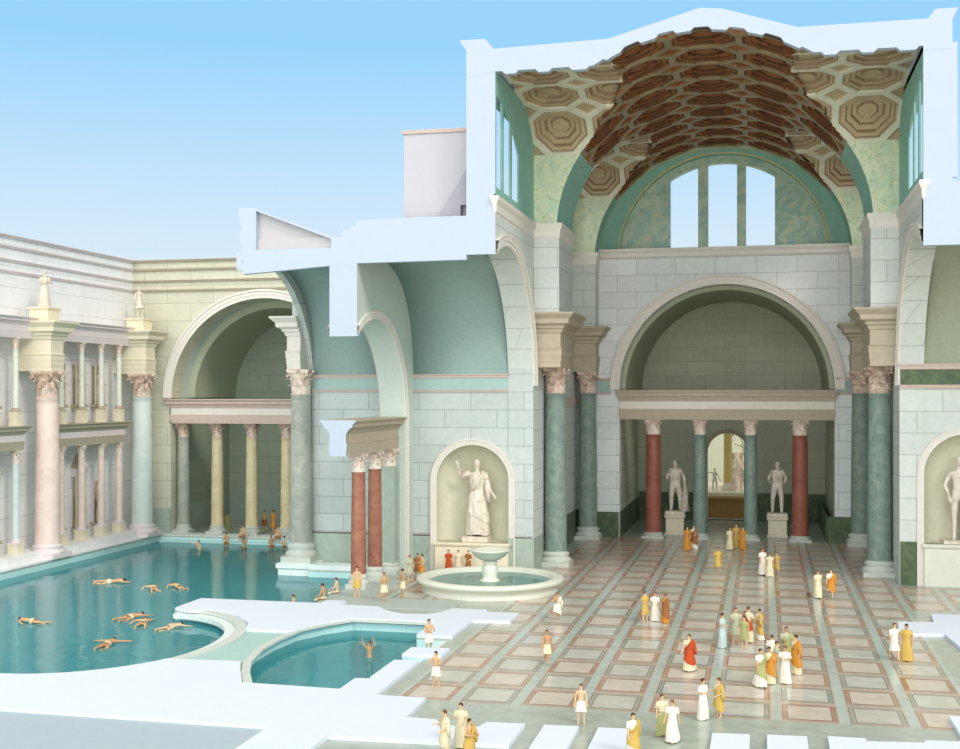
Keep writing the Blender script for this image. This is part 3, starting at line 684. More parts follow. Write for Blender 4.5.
cross('ceiling_cross_vault_near', YS+.2, 80.6, -15.12, 8.27)
cross('ceiling_cross_vault_far', 86.6, 99.2, -15.25, 8.4)

# ================================================================== COLUMNS
CACHE = {}
def leaf(mb, ang, rb, z0, z1, w, out):
    n, m = 7, 4; v = []; f = []
    for i in range(n+1):
        t = i/n
        if t < .72: rr = rb+out*.25*t; z = z0+(z1-z0)*t/.72
        else:
            q = (t-.72)/.28*PI*.8; rr = rb+out*.18+out*.55*(1-math.cos(q)); z = z1+(z1-z0)*.10*math.sin(q)-(z1-z0)*.16*(1-math.cos(q))*.5
        ww = w*(.75+.35*math.sin(PI*t))*(1-.55*max(0, t-.6)/.4)*(1+.14*math.cos(t*PI*7))
        for j in range(m+1):
            s = (j/m-.5); a = ang+s*ww/rb; d = rr+.10*w*(1-abs(s)*2)
            v.append((d*math.cos(a), d*math.sin(a), z))
    for i in range(n):
        for j in range(m): f.append((i*(m+1)+j, i*(m+1)+j+1, (i+1)*(m+1)+j+1, (i+1)*(m+1)+j))
    mb.add(v, f, False)
def capital_mesh(r, h):
    k = ('cap', round(r, 3), round(h, 3))
    if k in CACHE: return CACHE[k]
    mb = MB()
    mb.lathe([(r*.92, 0), (r*1.03, .01*h), (r*1.03, .05*h), (r*.9, .06*h), (r*.86, .35*h), (r*.95, .65*h), (r*1.2, .84*h), (r*1.32, .87*h)], 20)
    for i in range(8): leaf(mb, 2*PI*i/8, r*.9, .05*h, .38*h, r*.62, r*.5)
    for i in range(8): leaf(mb, 2*PI*(i+.5)/8, r*.9, .1*h, .64*h, r*.6, r*.62)
    for i in range(4):
        a = PI/4+i*PI/2; c, s = math.cos(a), math.sin(a)
        mb.tube([(r*.95*c, r*.95*s, .55*h), (r*1.15*c, r*1.15*s, .75*h), (r*1.5*c, r*1.5*s, .84*h), (r*1.62*c, r*1.62*s, .76*h), (r*1.5*c, r*1.5*s, .70*h), (r*1.42*c, r*1.42*s, .76*h)], [r*.08, r*.1, r*.11, r*.1, r*.08, r*.05], 6)
        a = i*PI/2; mb.ball((r*1.3*math.cos(a), r*1.3*math.sin(a), .92*h), r*.16, 8, 5)
    out = []
    for i in range(4):
        a = PI/4+i*PI/2; nx = a+PI/2
        p = Vector((math.cos(a), math.sin(a)))*r*1.72; q = Vector((math.cos(nx), math.sin(nx)))*r*1.72
        for t in (0.04, .2, .35, .5, .65, .8, .96):
            m = p.lerp(q, t); m *= 1-.16*math.sin(PI*t); out.append((m.x, m.y))
    n = len(out)
    for z0, z1, sc in ((.87, .93, .95), (.93, 1.0, 1.0)):
        mb.add([(x*sc, y*sc, z0*h) for x, y in out]+[(x*sc, y*sc, z1*h) for x, y in out], [tuple(range(n)), tuple(range(n, 2*n))]+[(j, (j+1) % n, (j+1) % n+n, j+n) for j in range(n)])
    CACHE[k] = mb.mesh(); return CACHE[k]
def column(x, y, z0, H, r, shaft, cap, label, group=None, caph=None, baseh=None, base=None, name='corinthian_column', ped=0, sq=False, pedmat=None):
    """column of total height H standing at z0 (H includes pedestal, base and capital)"""
    t = empty(name, (x, y, z0), label, 'column', group)
    ch = caph or r*2.3; bh = baseh or r*.95; z = 0
    if ped:
        w = r*1.35; k = ('ped', r, ped)
        if k not in CACHE: CACHE[k] = MB().stack(-w, w, -w, w, [(.10*r, 0), (.10*r, .14*ped), (0, .18*ped), (0, .84*ped), (.14*r, .9*ped), (.14*r, ped)]).mesh()
        link('pedestal', CACHE[k], None, t); 
        if not CACHE[k].materials: CACHE[k].materials.append(pedmat or base or M_BASE)
        z = ped
    k = ('base', r, bh)
    if k not in CACHE:
        mb = MB().box(-r*1.38, r*1.38, -r*1.38, r*1.38, 0, bh*.3)
        mb.lathe([(r*1.36, bh*.3), (r*1.4, bh*.38), (r*1.36, bh*.5), (r*1.18, bh*.56), (r*1.12, bh*.64), (r*1.18, bh*.72), (r*1.24, bh*.8), (r*1.18, bh*.88), (r*1.04, bh*.92), (r*1.02, bh)], 24); CACHE[k] = mb.mesh(); CACHE[k].materials.append(None)
    o = link('base', CACHE[k], None, t, (0, 0, z)); o.material_slots[0].link = 'OBJECT'; o.material_slots[0].material = base or M_BASE
    sh = H-z-bh-ch; k = ('shaft', r, round(sh, 3), sq)
    if k not in CACHE:
        if sq: mb = MB().stack(-r*.95, r*.95, -r*.95, r*.95, [(0, 0), (0, sh)])
        else: mb = MB().lathe([(r*1.02, 0), (r*1.0, sh*.012), (r*.985, sh*.15), (r*.965, sh*.4), (r*.925, sh*.7), (r*.88, sh*.95), (r*.87, sh*.98), (r*.93, sh*.985), (r*.93, sh)], 28)
        CACHE[k] = mb.mesh(); CACHE[k].materials.append(None)
    o = link('shaft', CACHE[k], None, t, (0, 0, z+bh)); o.material_slots[0].link = 'OBJECT'; o.material_slots[0].material = shaft
    me = capital_mesh(r*.87, ch)
    if not me.materials: me.materials.append(None)
    o = link('capital', me, None, t, (0, 0, H-ch)); o.material_slots[0].link = 'OBJECT'; o.material_slots[0].material = cap
    return t
def entab(name, x0, x1, y0, y1, z0, h, flare, mats, label, group=None, fy=1, **kw):
    """entablature block: architrave, frieze, cornice as parts"""
    c = ((x0+x1)/2, (y0+y1)/2, z0); t = empty(name, c, label, 'entablature', group)
    P = entab_prof(0, h, flare); a = (x0-c[0], x1-c[0], y0-c[1], y1-c[1])
    MB().stack(*a, P[:8], fy=fy, **kw).obj('architrave', mats[0], t); MB().stack(*a, [(0, .36*h), (0, .62*h)], fy=fy, **kw).obj('frieze', mats[1], t)
    MB().stack(*a, P[8:], fy=fy, **kw).obj('cornice', mats[2], t); return t

# giant order in the nave
column(-14.15, 84.4, 0, 13.65, .78, M_GREEN, M_CAP, 'giant green marble column at the near left nave pier beside the fountain', 'giant green nave columns', caph=1.75, baseh=1.0)
column(-14.15, 100.2, 0, 13.65, .78, M_GREEN, M_CAP, 'giant green marble column at the far left corner of the nave', 'giant green nave columns', caph=1.75, baseh=1.0)
column(7.3, 84.4, 0, 13.65, .78, M_GREEN, M_CAP, 'giant green marble column at the near right nave pier by the right niche', 'giant green nave columns', caph=1.75, baseh=1.0)
column(7.3, 100.2, 0, 13.65, .78, M_GREEN, M_CAP, 'giant green marble column at the far right corner, half behind the near one', 'giant green nave columns', caph=1.75, baseh=1.0)
for s_, nm in ((0, 'left'), (1, 'right')):
    mx = (lambda x: x) if s_ == 0 else (lambda x: -6.85-x)
    entab('entablature_block', *sorted((mx(-14.98), mx(-13.3))), 81.2, 86.55, 13.65, 3.65, 1.0, [M_TRIMD, M_TRIMD, M_TRIMD], 'taupe entablature block on the near %s giant nave column' % nm, 'entablature blocks of the nave', fy=0, fl=s_, fr=1-s_)
    entab('entablature_block', *sorted((mx(-15.2), mx(-13.4))), 99.3, 101.48, 13.65, 3.65, 1.0, [M_TRIMD, M_TRIMD, M_TRIMD], 'taupe entablature block on the far %s giant nave column' % nm, 'entablature blocks of the nave', fy=0, fl=s_, fr=1-s_)
# screen of four columns below the lunette
for x, m, w in ((-9.0, M_REDB, 'red column, leftmost of the screen below the great lunette'), (-5.2, M_GREEN, 'green column left of the far arched doorway'), (-1.15, M_GREEN, 'green column right of the far arched doorway'), (2.75, M_REDB, 'red column, rightmost of the screen below the great lunette')):
    column(x, 102.3, 0, 9.75, .66 if m is M_REDB else .55, m, M_CAPW, w, 'screen columns below the lunette', caph=1.25, baseh=.45)
entab('screen_entablature', BX-BR+.02, BX+BR-.02, 101.35, 103.1, 9.75, 2.4, .32, [M_TRIMD, M_TRIMW, M_TRIMD], 'long pale entablature over the four screen columns under the lunette', fy=0)
# red columns by the pool
column(-24.25, 71.7, 0, 8.25, .47, M_RED, M_CAPW, 'dark red column standing nearest the pool edge', 'red columns on the platform', caph=1.15, baseh=.9, base=M_BASE)
column(-24.25, 74.95, 0, 8.25, .47, M_RED, M_CAPW, 'dark red column just behind the one nearest the pool', 'red columns on the platform', caph=1.15, baseh=.9, base=M_BASE)
column(-24.2, 77.85, 0, 8.25, .55, M_DADO, M_CAPW, 'square pale green pilaster behind the two dark red columns', None, name='square_pilaster', caph=1.15, baseh=.8, sq=True)
t = entab('platform_entablature', -24.75, -23.75, YS, 78.45, 8.25, 2.1, .62, [M_TRIMD, M_TRIMD, M_TRIMD], 'cut taupe entablature resting on the two dark red columns', fy=0)
P = entab_prof(0, 2.1, .62); pr = [( -.5-o_, z) for o_, z in P]+[(.5+o_, z) for o_, z in reversed(P)]
me = weld(poly_slab([(x, z) for x, z in pr], [], 'Y', -.03-(78.45-YS)/2, -(78.45-YS)/2-.0).mesh()); 
for v in me.vertices: v.co.y -= .62
o = link('cut_face', me, M_CUT, t); o['label'] = 'white section face'
# big order round the swimming pool
column(-50.35, 79.3, .12, 13.4, .88, M_PINK, M_CAP, 'giant pink column on the white pool facade, carrying a statue', 'giant columns of the pool facade', caph=1.9, baseh=1.0, base=M_FACP)
column(-50.35, 93.1, .12, 13.4, .88, M_AQUA, M_CAP, 'giant aqua column in the corner of the pool facade', 'giant columns of the pool facade', caph=1.9, baseh=1.0, base=M_FACP)
column(-31.2, 79.95, .35, 13.2, .78, M_GREY, M_CAPW, 'giant grey column rising from the right side of the pool', None, caph=1.75, baseh=1.3)
for y, l in ((79.3, 'buff entablature block above the giant pink column'), (93.1, 'buff entablature block above the giant aqua corner column')):
    entab('entablature_block', -52.5, -49.6, y-.8, y+.8, 13.5, 3.55, .85, [M_FACB, M_FACB, M_FACB], l, 'entablature blocks of the pool facade', fl=0)
    t = empty('statue_pedestal', (-50.6, y, 17.05), 'square buff pedestal under the '+('statue over the giant pink column' if y < 80 else 'statue over the giant aqua column'), 'pedestal', 'statue pedestals of the pool facade')
    MB().stack(-.75, .75, -.75, .75, [(0, 0), (0, .85), (.12, .92), (.12, 1.05)]).obj('block', M_FACB, t)
entab('entablature_block', -31.9, -30.92, 79.1, 80.9, 13.55, 3.6, .95, [M_TRIMW, M_TRIMW, M_TRIMW], 'grey entablature block above the giant grey pool column', fr=0)
struct(MB().box(-31.6, -30.92, 79.3, 80.7, 17.15, 19.3).obj('trim_pool_pier', M_WALL))
# six yellow columns of the end arcade
for i in range(6):
    w = ['grey green column at the left end below the big pool arch', 'leftmost yellow column below the big pool arch', 'middle one of the three yellow columns below the big pool arch', 'rightmost yellow column below the arch, beside the giant grey column', 'fifth yellow column, hidden behind the giant grey column wall', 'last yellow column at the right end of the pool arch'][i]
    if i > 3: continue
    column(-48.3+3.13*i, 96.45, .06, 9.3, .53, M_YEL if i else M_GREY, M_CAP, w, 'columns below the big pool arch', caph=1.2, baseh=.7)
entab('arch_entablature', -49.1, -32.2, 95.5, 97.3, 9.36, 2.05, .42, [M_TRIMP, M_TRIMW, M_TRIMP], 'long pink and white entablature across the big arch at the pool end', fy=0)

# ================================================================== FACADE TIERS
low_y = {2: [82.3, 85.15, 88.0, 90.75], 1: [66.1, 68.6, 71.2, 73.9, 76.6]}
words = ['first', 'second', 'third', 'fourth', 'fifth']
for bay, ys in low_y.items():
    bl = 'right bay' if bay == 2 else 'left bay'
    for i, y in enumerate(ys):
        if y < 73: continue
        i2 = i if bay == 2 else i-3
        column(-51.15, y, .62, 7.3, .29, M_PINK if bay == 2 else M_AQUA, M_CAPW, '%s small column from the left, lower tier of the facade %s' % (words[i2], bl), 'lower small columns of the pool facade', caph=.95, baseh=.3, base=M_FACP, ped=.75, pedmat=M_FACB)
        column(-51.15, y, 9.6, 6.2, .225, M_PALE, M_CAPW, '%s small column from the left, upper tier of the facade %s' % (words[i2], bl), 'upper small columns of the pool facade', caph=.8, baseh=.3, base=M_TRIMD, ped=1.0, pedmat=M_FACB)
    y0, y1 = ys[0]-.5, ys[-1]+.5
    if bay == 1: y0 = 66
    entab('tier_entablature', -52.5, -50.85, y0, y1, 7.92, 1.7, .45, [M_TRIMD, M_FACP, M_TRIMD], 'lower tier entablature across the %s of the pool facade' % bl, 'tier entablatures of the pool facade', fl=0)
    y0 = 66 if bay == 1 else 80.2; y1 = 78.4 if bay == 1 else 92.2
    entab('tier_entablature', -52.5, -50.95, y0, y1, 15.8, 1.5, .4, [M_FACP, M_FACP, M_FACP], 'crowning entablature across the %s of the pool facade' % bl, 'tier entablatures of the pool facade', fl=0)

# ================================================================== FIGURES
def skin(verts, edges, rad, sub=1):
    me = bpy.data.meshes.new('sk'); me.from_pydata([tuple(v) for v in verts], edges, []); me.update()
    o = bpy.data.objects.new('sk', me); COL.objects.link(o)
    m = o.modifiers.new('s', 'SKIN'); m.use_smooth_shade = True
    if not me.skin_vertices: me.attributes.new('skin', 'FLOAT', 'POINT')
    for i, r in enumerate(rad):
        sv = me.skin_vertices[0].data[i]; sv.radius = r if isinstance(r, tuple) else (r, r); sv.use_root = (i == 0)
    s = o.modifiers.new('u', 'SUBSURF'); s.levels = sub; s.render_levels = sub
    dg = bpy.context.evaluated_depsgraph_get(); out = bpy.data.meshes.new_from_object(o.evaluated_get(dg))
    bpy.data.objects.remove(o); out.polygons.foreach_set('use_smooth', [True]*len(out.polygons)); return out
def V3(*a): return Vector(a)
POSES = {
 'stand': dict(aR=((-.22, -.02, -1), (-.1, -.25, -1)), aL=((.22, .02, -1), (.1, -.25, -1)), lR=((-.06, -.02, -1), (0, .02, -1)), lL=((.08, 0, -1), (.02, .04, -1))),
 'talk': dict(aR=((-.3, -.15, -1), (.1, -1, .15)), aL=((.25, .05, -1), (-.2, -.7, -.4)), lR=((-.05, 0, -1), (0, .03, -1)), lL=((.1, -.1, -1), (.02, .1, -1))),
 'walk': dict(aR=((-.2, -.4, -1), (-.05, -.6, -1)), aL=((.2, .4, -1), (.1, .1, -1)), lR=((-.03, .38, -1), (0, .5, -1)), lL=((.03, -.42, -1), (0, -.1, -1))),
 'point': dict(aR=((-1, -.5, .1), (-.9, -.6, .25)), aL=((.3, 0, -1), (.5, -.5, -.8)), lR=((-.08, -.1, -1), (0, .1, -1)), lL=((.12, .1, -1), (0, .1, -1))),
 'hold': dict(aR=((-.35, -.3, -1), (.5, -1, .1)), aL=((.35, -.3, -1), (-.5, -1, .1)), lR=((-.06, -.1, -1), (0, .1, -1)), lL=((.06, .1, -1), (0, .15, -1))),
 'sit': dict(aR=((-.3, .1, -1), (-.1, -.5, -.9)), aL=((.35, -.3, -1), (-.1, -.8, -.4)), lR=((-.12, -1, -.05), (0, -.05, -1)), lL=((.14, -1, -.1), (0, .12, -1)), lean=.12),
 'lift': dict(aR=((-.8, -.2, .6), (.2, -.1, 1)), aL=((.8, -.2, .6), (-.3, -.1, 1)), lR=((-.1, -.1, -1), (0, .15, -1)), lL=((.1, .05, -1), (0, .1, -1))),
 'dive': dict(aR=((-.15, -.5, 1), (.1, -.5, 1)), aL=((.15, -.5, 1), (-.1, -.5, 1)), lR=((-.05, .05, -1), (0, .1, -1)), lL=((.05, 0, -1), (0, .1, -1))),
 'swim': dict(aR=((-.55, -.25, 1), (-.1, -.2, 1)), aL=((.9, .1, -.25), (.5, -.2, -.9)), lR=((-.22, -.15, -1), (-.1, .4, -1)), lL=((.2, .15, -1), (.1, .1, -1))),
 'float': dict(aR=((-1, -.1, .3), (-1, -.1, .5)), aL=((1, -.1, .35), (1, -.1, .2)), lR=((-.1, -.25, -1), (0, .4, -1)), lL=((.1, .1, -1), (0, .15, -1))),
 'athena': dict(aR=((-1, -.25, -.15), (-.15, -.25, 1)), aL=((.4, -.1, -1), (.75, -.35, -.8)), lR=((-.05, 0, -1), (0, .03, -1)), lL=((.14, -.16, -1), (.02, .18, -1))),
 'hercules': dict(aR=((-.5, .15, -1), (.55, .6, -.7)), aL=((.55, -.05, -1), (.1, -.15, -1)), lR=((-.12, 0, -1), (0, .02, -1)), lL=((.2, -.22, -1), (0, .2, -1)), lean=.08, heavy=1.55),
 'hercules_b': dict(aR=((-.5, .1, -1), (.5, .5, -.8)), aL=((.5, .15, -1), (-.5, .4, -.8)), lR=((-.16, -.12, -1), (0, .12, -1)), lL=((.12, 0, -1), (0, .02, -1)), lean=.04, heavy=1.45),
 'venus': dict(aR=((-.45, -.1, -1), (.35, -.35, -1)), aL=((.4, -.2, -1), (-.6, -.5, -.3)), lR=((-.02, .02, -1), (0, .02, -1)), lL=((.16, -.2, -1), (0, .24, -1))),
}
def joints(P):
    J = {}; le = P.get('lean', 0); u = V3(0, -math.sin(le), math.cos(le)); p = V3(0, 0, .95); J['pelvis'] = p
    for n_, d in (('waist', .13), ('chest', .32), ('neck', .50), ('head0', .575), ('head1', .67), ('head2', .745)): J[n_] = p+u*d
    J['head1'] += V3(0, -.02, 0); J['head2'] += V3(0, -.01, 0)
    for s, c in ((-1, 'R'), (1, 'L')):
        sh = p+u*.455+V3(s*.175, 0, 0); a, b = [V3(*q).normalized() for q in P['a'+c]]
        J['sh'+c] = sh; J['el'+c] = sh+a*.285; J['wr'+c] = J['el'+c]+b*.245; J['pa'+c] = J['wr'+c]+b*.06; J['d'+c] = b
        hp = p+V3(s*.09, 0, -.05); a, b = [V3(*q).normalized() for q in P['l'+c]]
        J['hi'+c] = hp; J['kn'+c] = hp+a*.42; J['an'+c] = J['kn'+c]+b*.41
    return J
def body_mesh(pose):
    k = ('body', pose)
    if k in CACHE: return CACHE[k]
    P = POSES[pose]; J = joints(P); h = P.get('heavy', 1); v = []; e = []; r = []
    def add(p, rad, par=None):
        v.append(p); r.append(rad); i = len(v)-1
        if par is not None: e.append((par, i))
        return i
    pel = add(J['pelvis'], (.135*h, .10*h)); wa = add(J['waist'], (.12*h, .088*h), pel); ch = add(J['chest'], (.155*h, .105*h), wa)
    nk = add(J['neck'], (.06*h, .058*h), ch); h0 = add(J['head0'], (.064, .072), nk); h1 = add(J['head1'], (.088, .104), h0); add(J['head2'], (.07, .082), h1)
    for c in 'RL':
        s = -1 if c == 'R' else 1
        sh = add(J['sh'+c], .064*h, ch); um = add((J['sh'+c]+J['el'+c])/2, .052*h, sh); el_ = add(J['el'+c], .041*h, um); fm = add(J['el'+c].lerp(J['wr'+c], .35), .043*h, el_)
        wr = add(J['wr'+c], .026*h, fm); b = J['d'+c]
        side = b.cross(V3(0, 1, 0)); side = side.normalized() if side.length > .2 else V3(1, 0, 0); fr = b.cross(side).normalized()
        pa = add(J['pa'+c], (.036, .02), wr)
        for j, L in enumerate((.062, .074, .07, .055)):
            q = J['pa'+c]+side*(j-1.5)*.021+b*.035; k1 = add(q, .0095, pa); k2 = add(q+b*L*.5+fr*.006, .009, k1); add(q+b*L*.9+fr*.022, .007, k2)
        q = J['wr'+c]+side*(-.038)+b*.035; k1 = add(q, .012, wr); add(q-side*.018+b*.04, .009, k1)
        hi = add(J['hi'+c], .094*h, pel); tm = add((J['hi'+c]+J['kn'+c])/2, .08*h, hi); kn = add(J['kn'+c], .056*h, tm)
        cf = add(J['kn'+c].lerp(J['an'+c], .32), .058*h, kn); an = add(J['an'+c], .034*h, cf)
        hd = J['an'+c]+V3(0, .035, -.045); ft = J['an'+c]+V3(s*.012, -.09, -.052); fe = J['an'+c]+V3(s*.02, -.16, -.06)
        add(hd, .03, an); f1 = add(ft, (.04, .026), an); add(fe, (.036, .018), f1)
    me = skin(v, e, r, 1)
    c = J['head1']; mb = MB()
    mb.ball(c+V3(0, -.094, -.018), .016, 6, 5, (.8, 1.2, 1.6)); mb.ball(c+V3(0, -.085, -.062), .014, 6, 4, (1.7, .7, .5))
    for s in (-1, 1):
        mb.ball(c+V3(s*.03, -.08, .008), .012, 6, 4); mb.ball(c+V3(s*.078, .005, -.005), .02, 6, 4, (.5, .8, 1.4))
    m2 = mb.mesh(); bm = bmesh.new(); bm.from_mesh(me); bm.from_mesh(m2)
    for f in bm.faces: f.smooth = True; f.material_index = 0
    bm.to_mesh(me); bm.free(); me.materials.clear(); me.materials.append(None); CACHE[k] = me; return me
def hair_mesh(pose, style='short'):
    k = ('hair', pose, style)
    if k in CACHE: return CACHE[k]
    c = joints(POSES[pose])['head1']; mb = MB()
    mb.ball(c+V3(0, .018, .028), .098, 14, 10, (.90, 1.02, .98))
    if style == 'bun': mb.ball(c+V3(0, .12, .02), .045, 8, 6)
    if style == 'beard': mb.ball(c+V3(0, -.06, -.08), .055, 8, 6, (1.05, .7, .9))
    me = mb.mesh(); bm = bmesh.new(); bm.from_mesh(me)
    bmesh.ops.delete(bm, geom=[f for f in bm.faces if (f.calc_center_median()-c).y < -.045 and -.05 < (f.calc_center_median()-c).z < .055], context='FACES')
    for v in bm.verts: v.co += v.co.normalized()*0 + Vector((math.sin(v.co.z*160)*.004, math.cos(v.co.x*170)*.004, 0))
    bm.to_mesh(me); bm.free(); me.materials.append(None); CACHE[k] = me; return me
def cloth_mesh(pose, kind):
    k = ('cloth', pose, kind)
    if k in CACHE: return CACHE[k]
    P = POSES[pose]; J = joints(P); h = P.get('heavy', 1); lo = min(J['anR'].z, J['anL'].z)
    def leg(z, c):
        a, b, d = J['hi'+c], J['kn'+c], J['an'+c]
        if z >= b.z: t = (a.z-z)/max(.05, a.z-b.z); return a.lerp(b, min(1, max(0, t)))
        t = (b.z-z)/max(.05, b.z-d.z); return b.lerp(d, min(1.1, t))
    u = (J['neck']-J['pelvis'])
    def ring(z):
        if z > .93:
            c = J['pelvis']+u*((z-.95)/.5); T = [(.93, .17, .135), (1.06, .155, .12), (1.2, .175, .135), (1.34, .20, .135), (1.41, .195, .115), (1.445, .10, .08), (1.47, .07, .065)]
            for i in range(len(T)-1):
                if z <= T[i+1][0] or i == len(T)-2:
                    q = min(1, max(0, (z-T[i][0])/(T[i+1][0]-T[i][0]))); return c.x, c.y, (T[i][1]+(T[i+1][1]-T[i][1])*q)*h, (T[i][2]+(T[i+1][2]-T[i][2])*q)*h
        a, b = leg(z, 'R'), leg(z, 'L'); g = (.93-z)*.07
        return (a.x+b.x)/2, (a.y+b.y)/2, max(.165, abs(a.x-b.x)/2+.095)*h+g, max(.13, abs(a.y-b.y)/2+.085)*h+g
    top, hem, off = {'tunic': (1.47, .46, .012), 'long': (1.47, lo-.04, .014), 'wrap': (1.02, .55, .014), 'skirt': (1.04, lo, .014), 'mantle': (1.45, .35, .035), 'brief': (.99, .78, .012)}[kind]
    n, m = 18, 40; v = []; f = []
    for i in range(n+1):
        t = i/n
        for j in range(m):
            a = 2*PI*j/m
            if kind == 'mantle':
                tp = 1.44-.42*(.5-.5*math.cos(a)) if True else 0; hm = .30+.30*(.5-.5*math.cos(a)); z = tp+(hm-tp)*t; uu = t
            else: z = top+(hem-top)*t+.015*math.sin(3*a)*t
            cx, cy, rx, ry = ring(z)
            am = .008+.05*max(0, min(1, (1.3-z)/.9)); fo = 1+am*(math.sin(11*a+z*2)+.6*math.sin(7*a+2+z*4))
            if kind == 'mantle': fo += .04*math.sin(9*a+z*16)
            v.append((cx+(rx+off)*fo*math.cos(a), cy+(ry+off)*fo*math.sin(a), z))
    for i in range(n):
        for j in range(m): f.append((i*m+j, i*m+(j+1) % m, (i+1)*m+(j+1) % m, (i+1)*m+j))
    mb = MB().add(v, f, True)
    if kind in ('tunic', 'long'):
        for c in 'RL':
            mb.tube([J['sh'+c]+V3(0, 0, .02), J['sh'+c].lerp(J['el'+c], .35), J['sh'+c].lerp(J['el'+c], .85)], [.075*h, .078*h, .092*h], 12)
        mb.tube([(.165*math.cos(a), -.0+.128*math.sin(a)+J['waist'].y, 1.06) for a in [2*PI*i/20 for i in range(21)]], .012, 6)
    if kind == 'mantle':
        mb.tube([J['shL']+V3(-.05, .08, .03), J['shL']+V3(.0, -.06, .05), J['chest']+V3(.08, -.14, .02), J['waist']+V3(-.05, -.16, .02), J['waist']+V3(-.18, -.04, -.05)], [.05, .055, .045, .05, .05], 8)
        mb.tube([J['shL']+V3(.02, 0, .03), J['shL'].lerp(J['elL'], .6)+V3(.02, 0, 0), J['elL']+V3(.02, 0, -.1), J['elL']+V3(.03, .02, -.35)], [.075, .085, .09, .06], 10)
    me = mb.mesh(); me.materials.append(None); CACHE[k] = me; return me
def slotmat(o, m): o.material_slots[0].link = 'OBJECT'; o.material_slots[0].material = m
def figure(parent, pose, skinm, hairm=None, style='short', cloth=()):
    for nm, me, m in [('body', body_mesh(pose), skinm), ('hair', hair_mesh(pose, style), hairm or skinm)]:
        o = link(nm, me, None, parent); slotmat(o, m)
    for kd, m in cloth:
        o = link({'tunic': 'tunic', 'long': 'robe', 'wrap': 'waistcloth', 'skirt': 'skirt', 'mantle': 'mantle', 'brief': 'loincloth'}[kd], cloth_mesh(pose, kd), None, parent); slotmat(o, m)
SKIN = [plain('skin_a', (214, 172, 128), .6, .04), plain('skin_b', (198, 154, 112), .6, .04), plain('skin_c', (224, 186, 146), .6, .04)]
HAIR = [plain('hair_dark', (74, 50, 34), .8), plain('hair_brown', (112, 74, 44), .8)]
CL = dict(white=plain('cloth_white', (240, 234, 218), .9, .05), cream=plain('cloth_cream', (226, 214, 180), .9, .05), yellow=plain('cloth_yellow', (206, 172, 92), .9, .06), orange=plain('cloth_orange', (206, 140, 56), .9, .06),
          red=plain('cloth_red', (190, 78, 42), .9, .05), green=plain('cloth_green', (172, 172, 116), .9, .06), blue=plain('cloth_pale_blue', (190, 208, 204), .9, .05), brown=plain('cloth_brown', (160, 104, 60), .9, .06), grey=plain('cloth_grey_green', (186, 186, 158), .9, .06))
FH, FT = 12.0, 1230.0
def person(x, y, h, pose, cloth, label, rz=0, group=None, z=0, tilt=None, hair=0):
    t = empty('person', (x, y, z), label, 'person', group, rz); s = h/1.72; t.scale = (s, s, s)
    if tilt: t.rotation_euler = tilt
    figure(t, pose, SKIN[hash(label) % 1 + len(label) % 3], HAIR[len(label) % 2], 'bun' if 'woman' in label else 'short', [(k, CL[c]) for k, c in cloth])
    return t
G1 = 'bathers in the left crowd on the nave floor'; G2 = 'bathers in the right crowd on the nave floor'
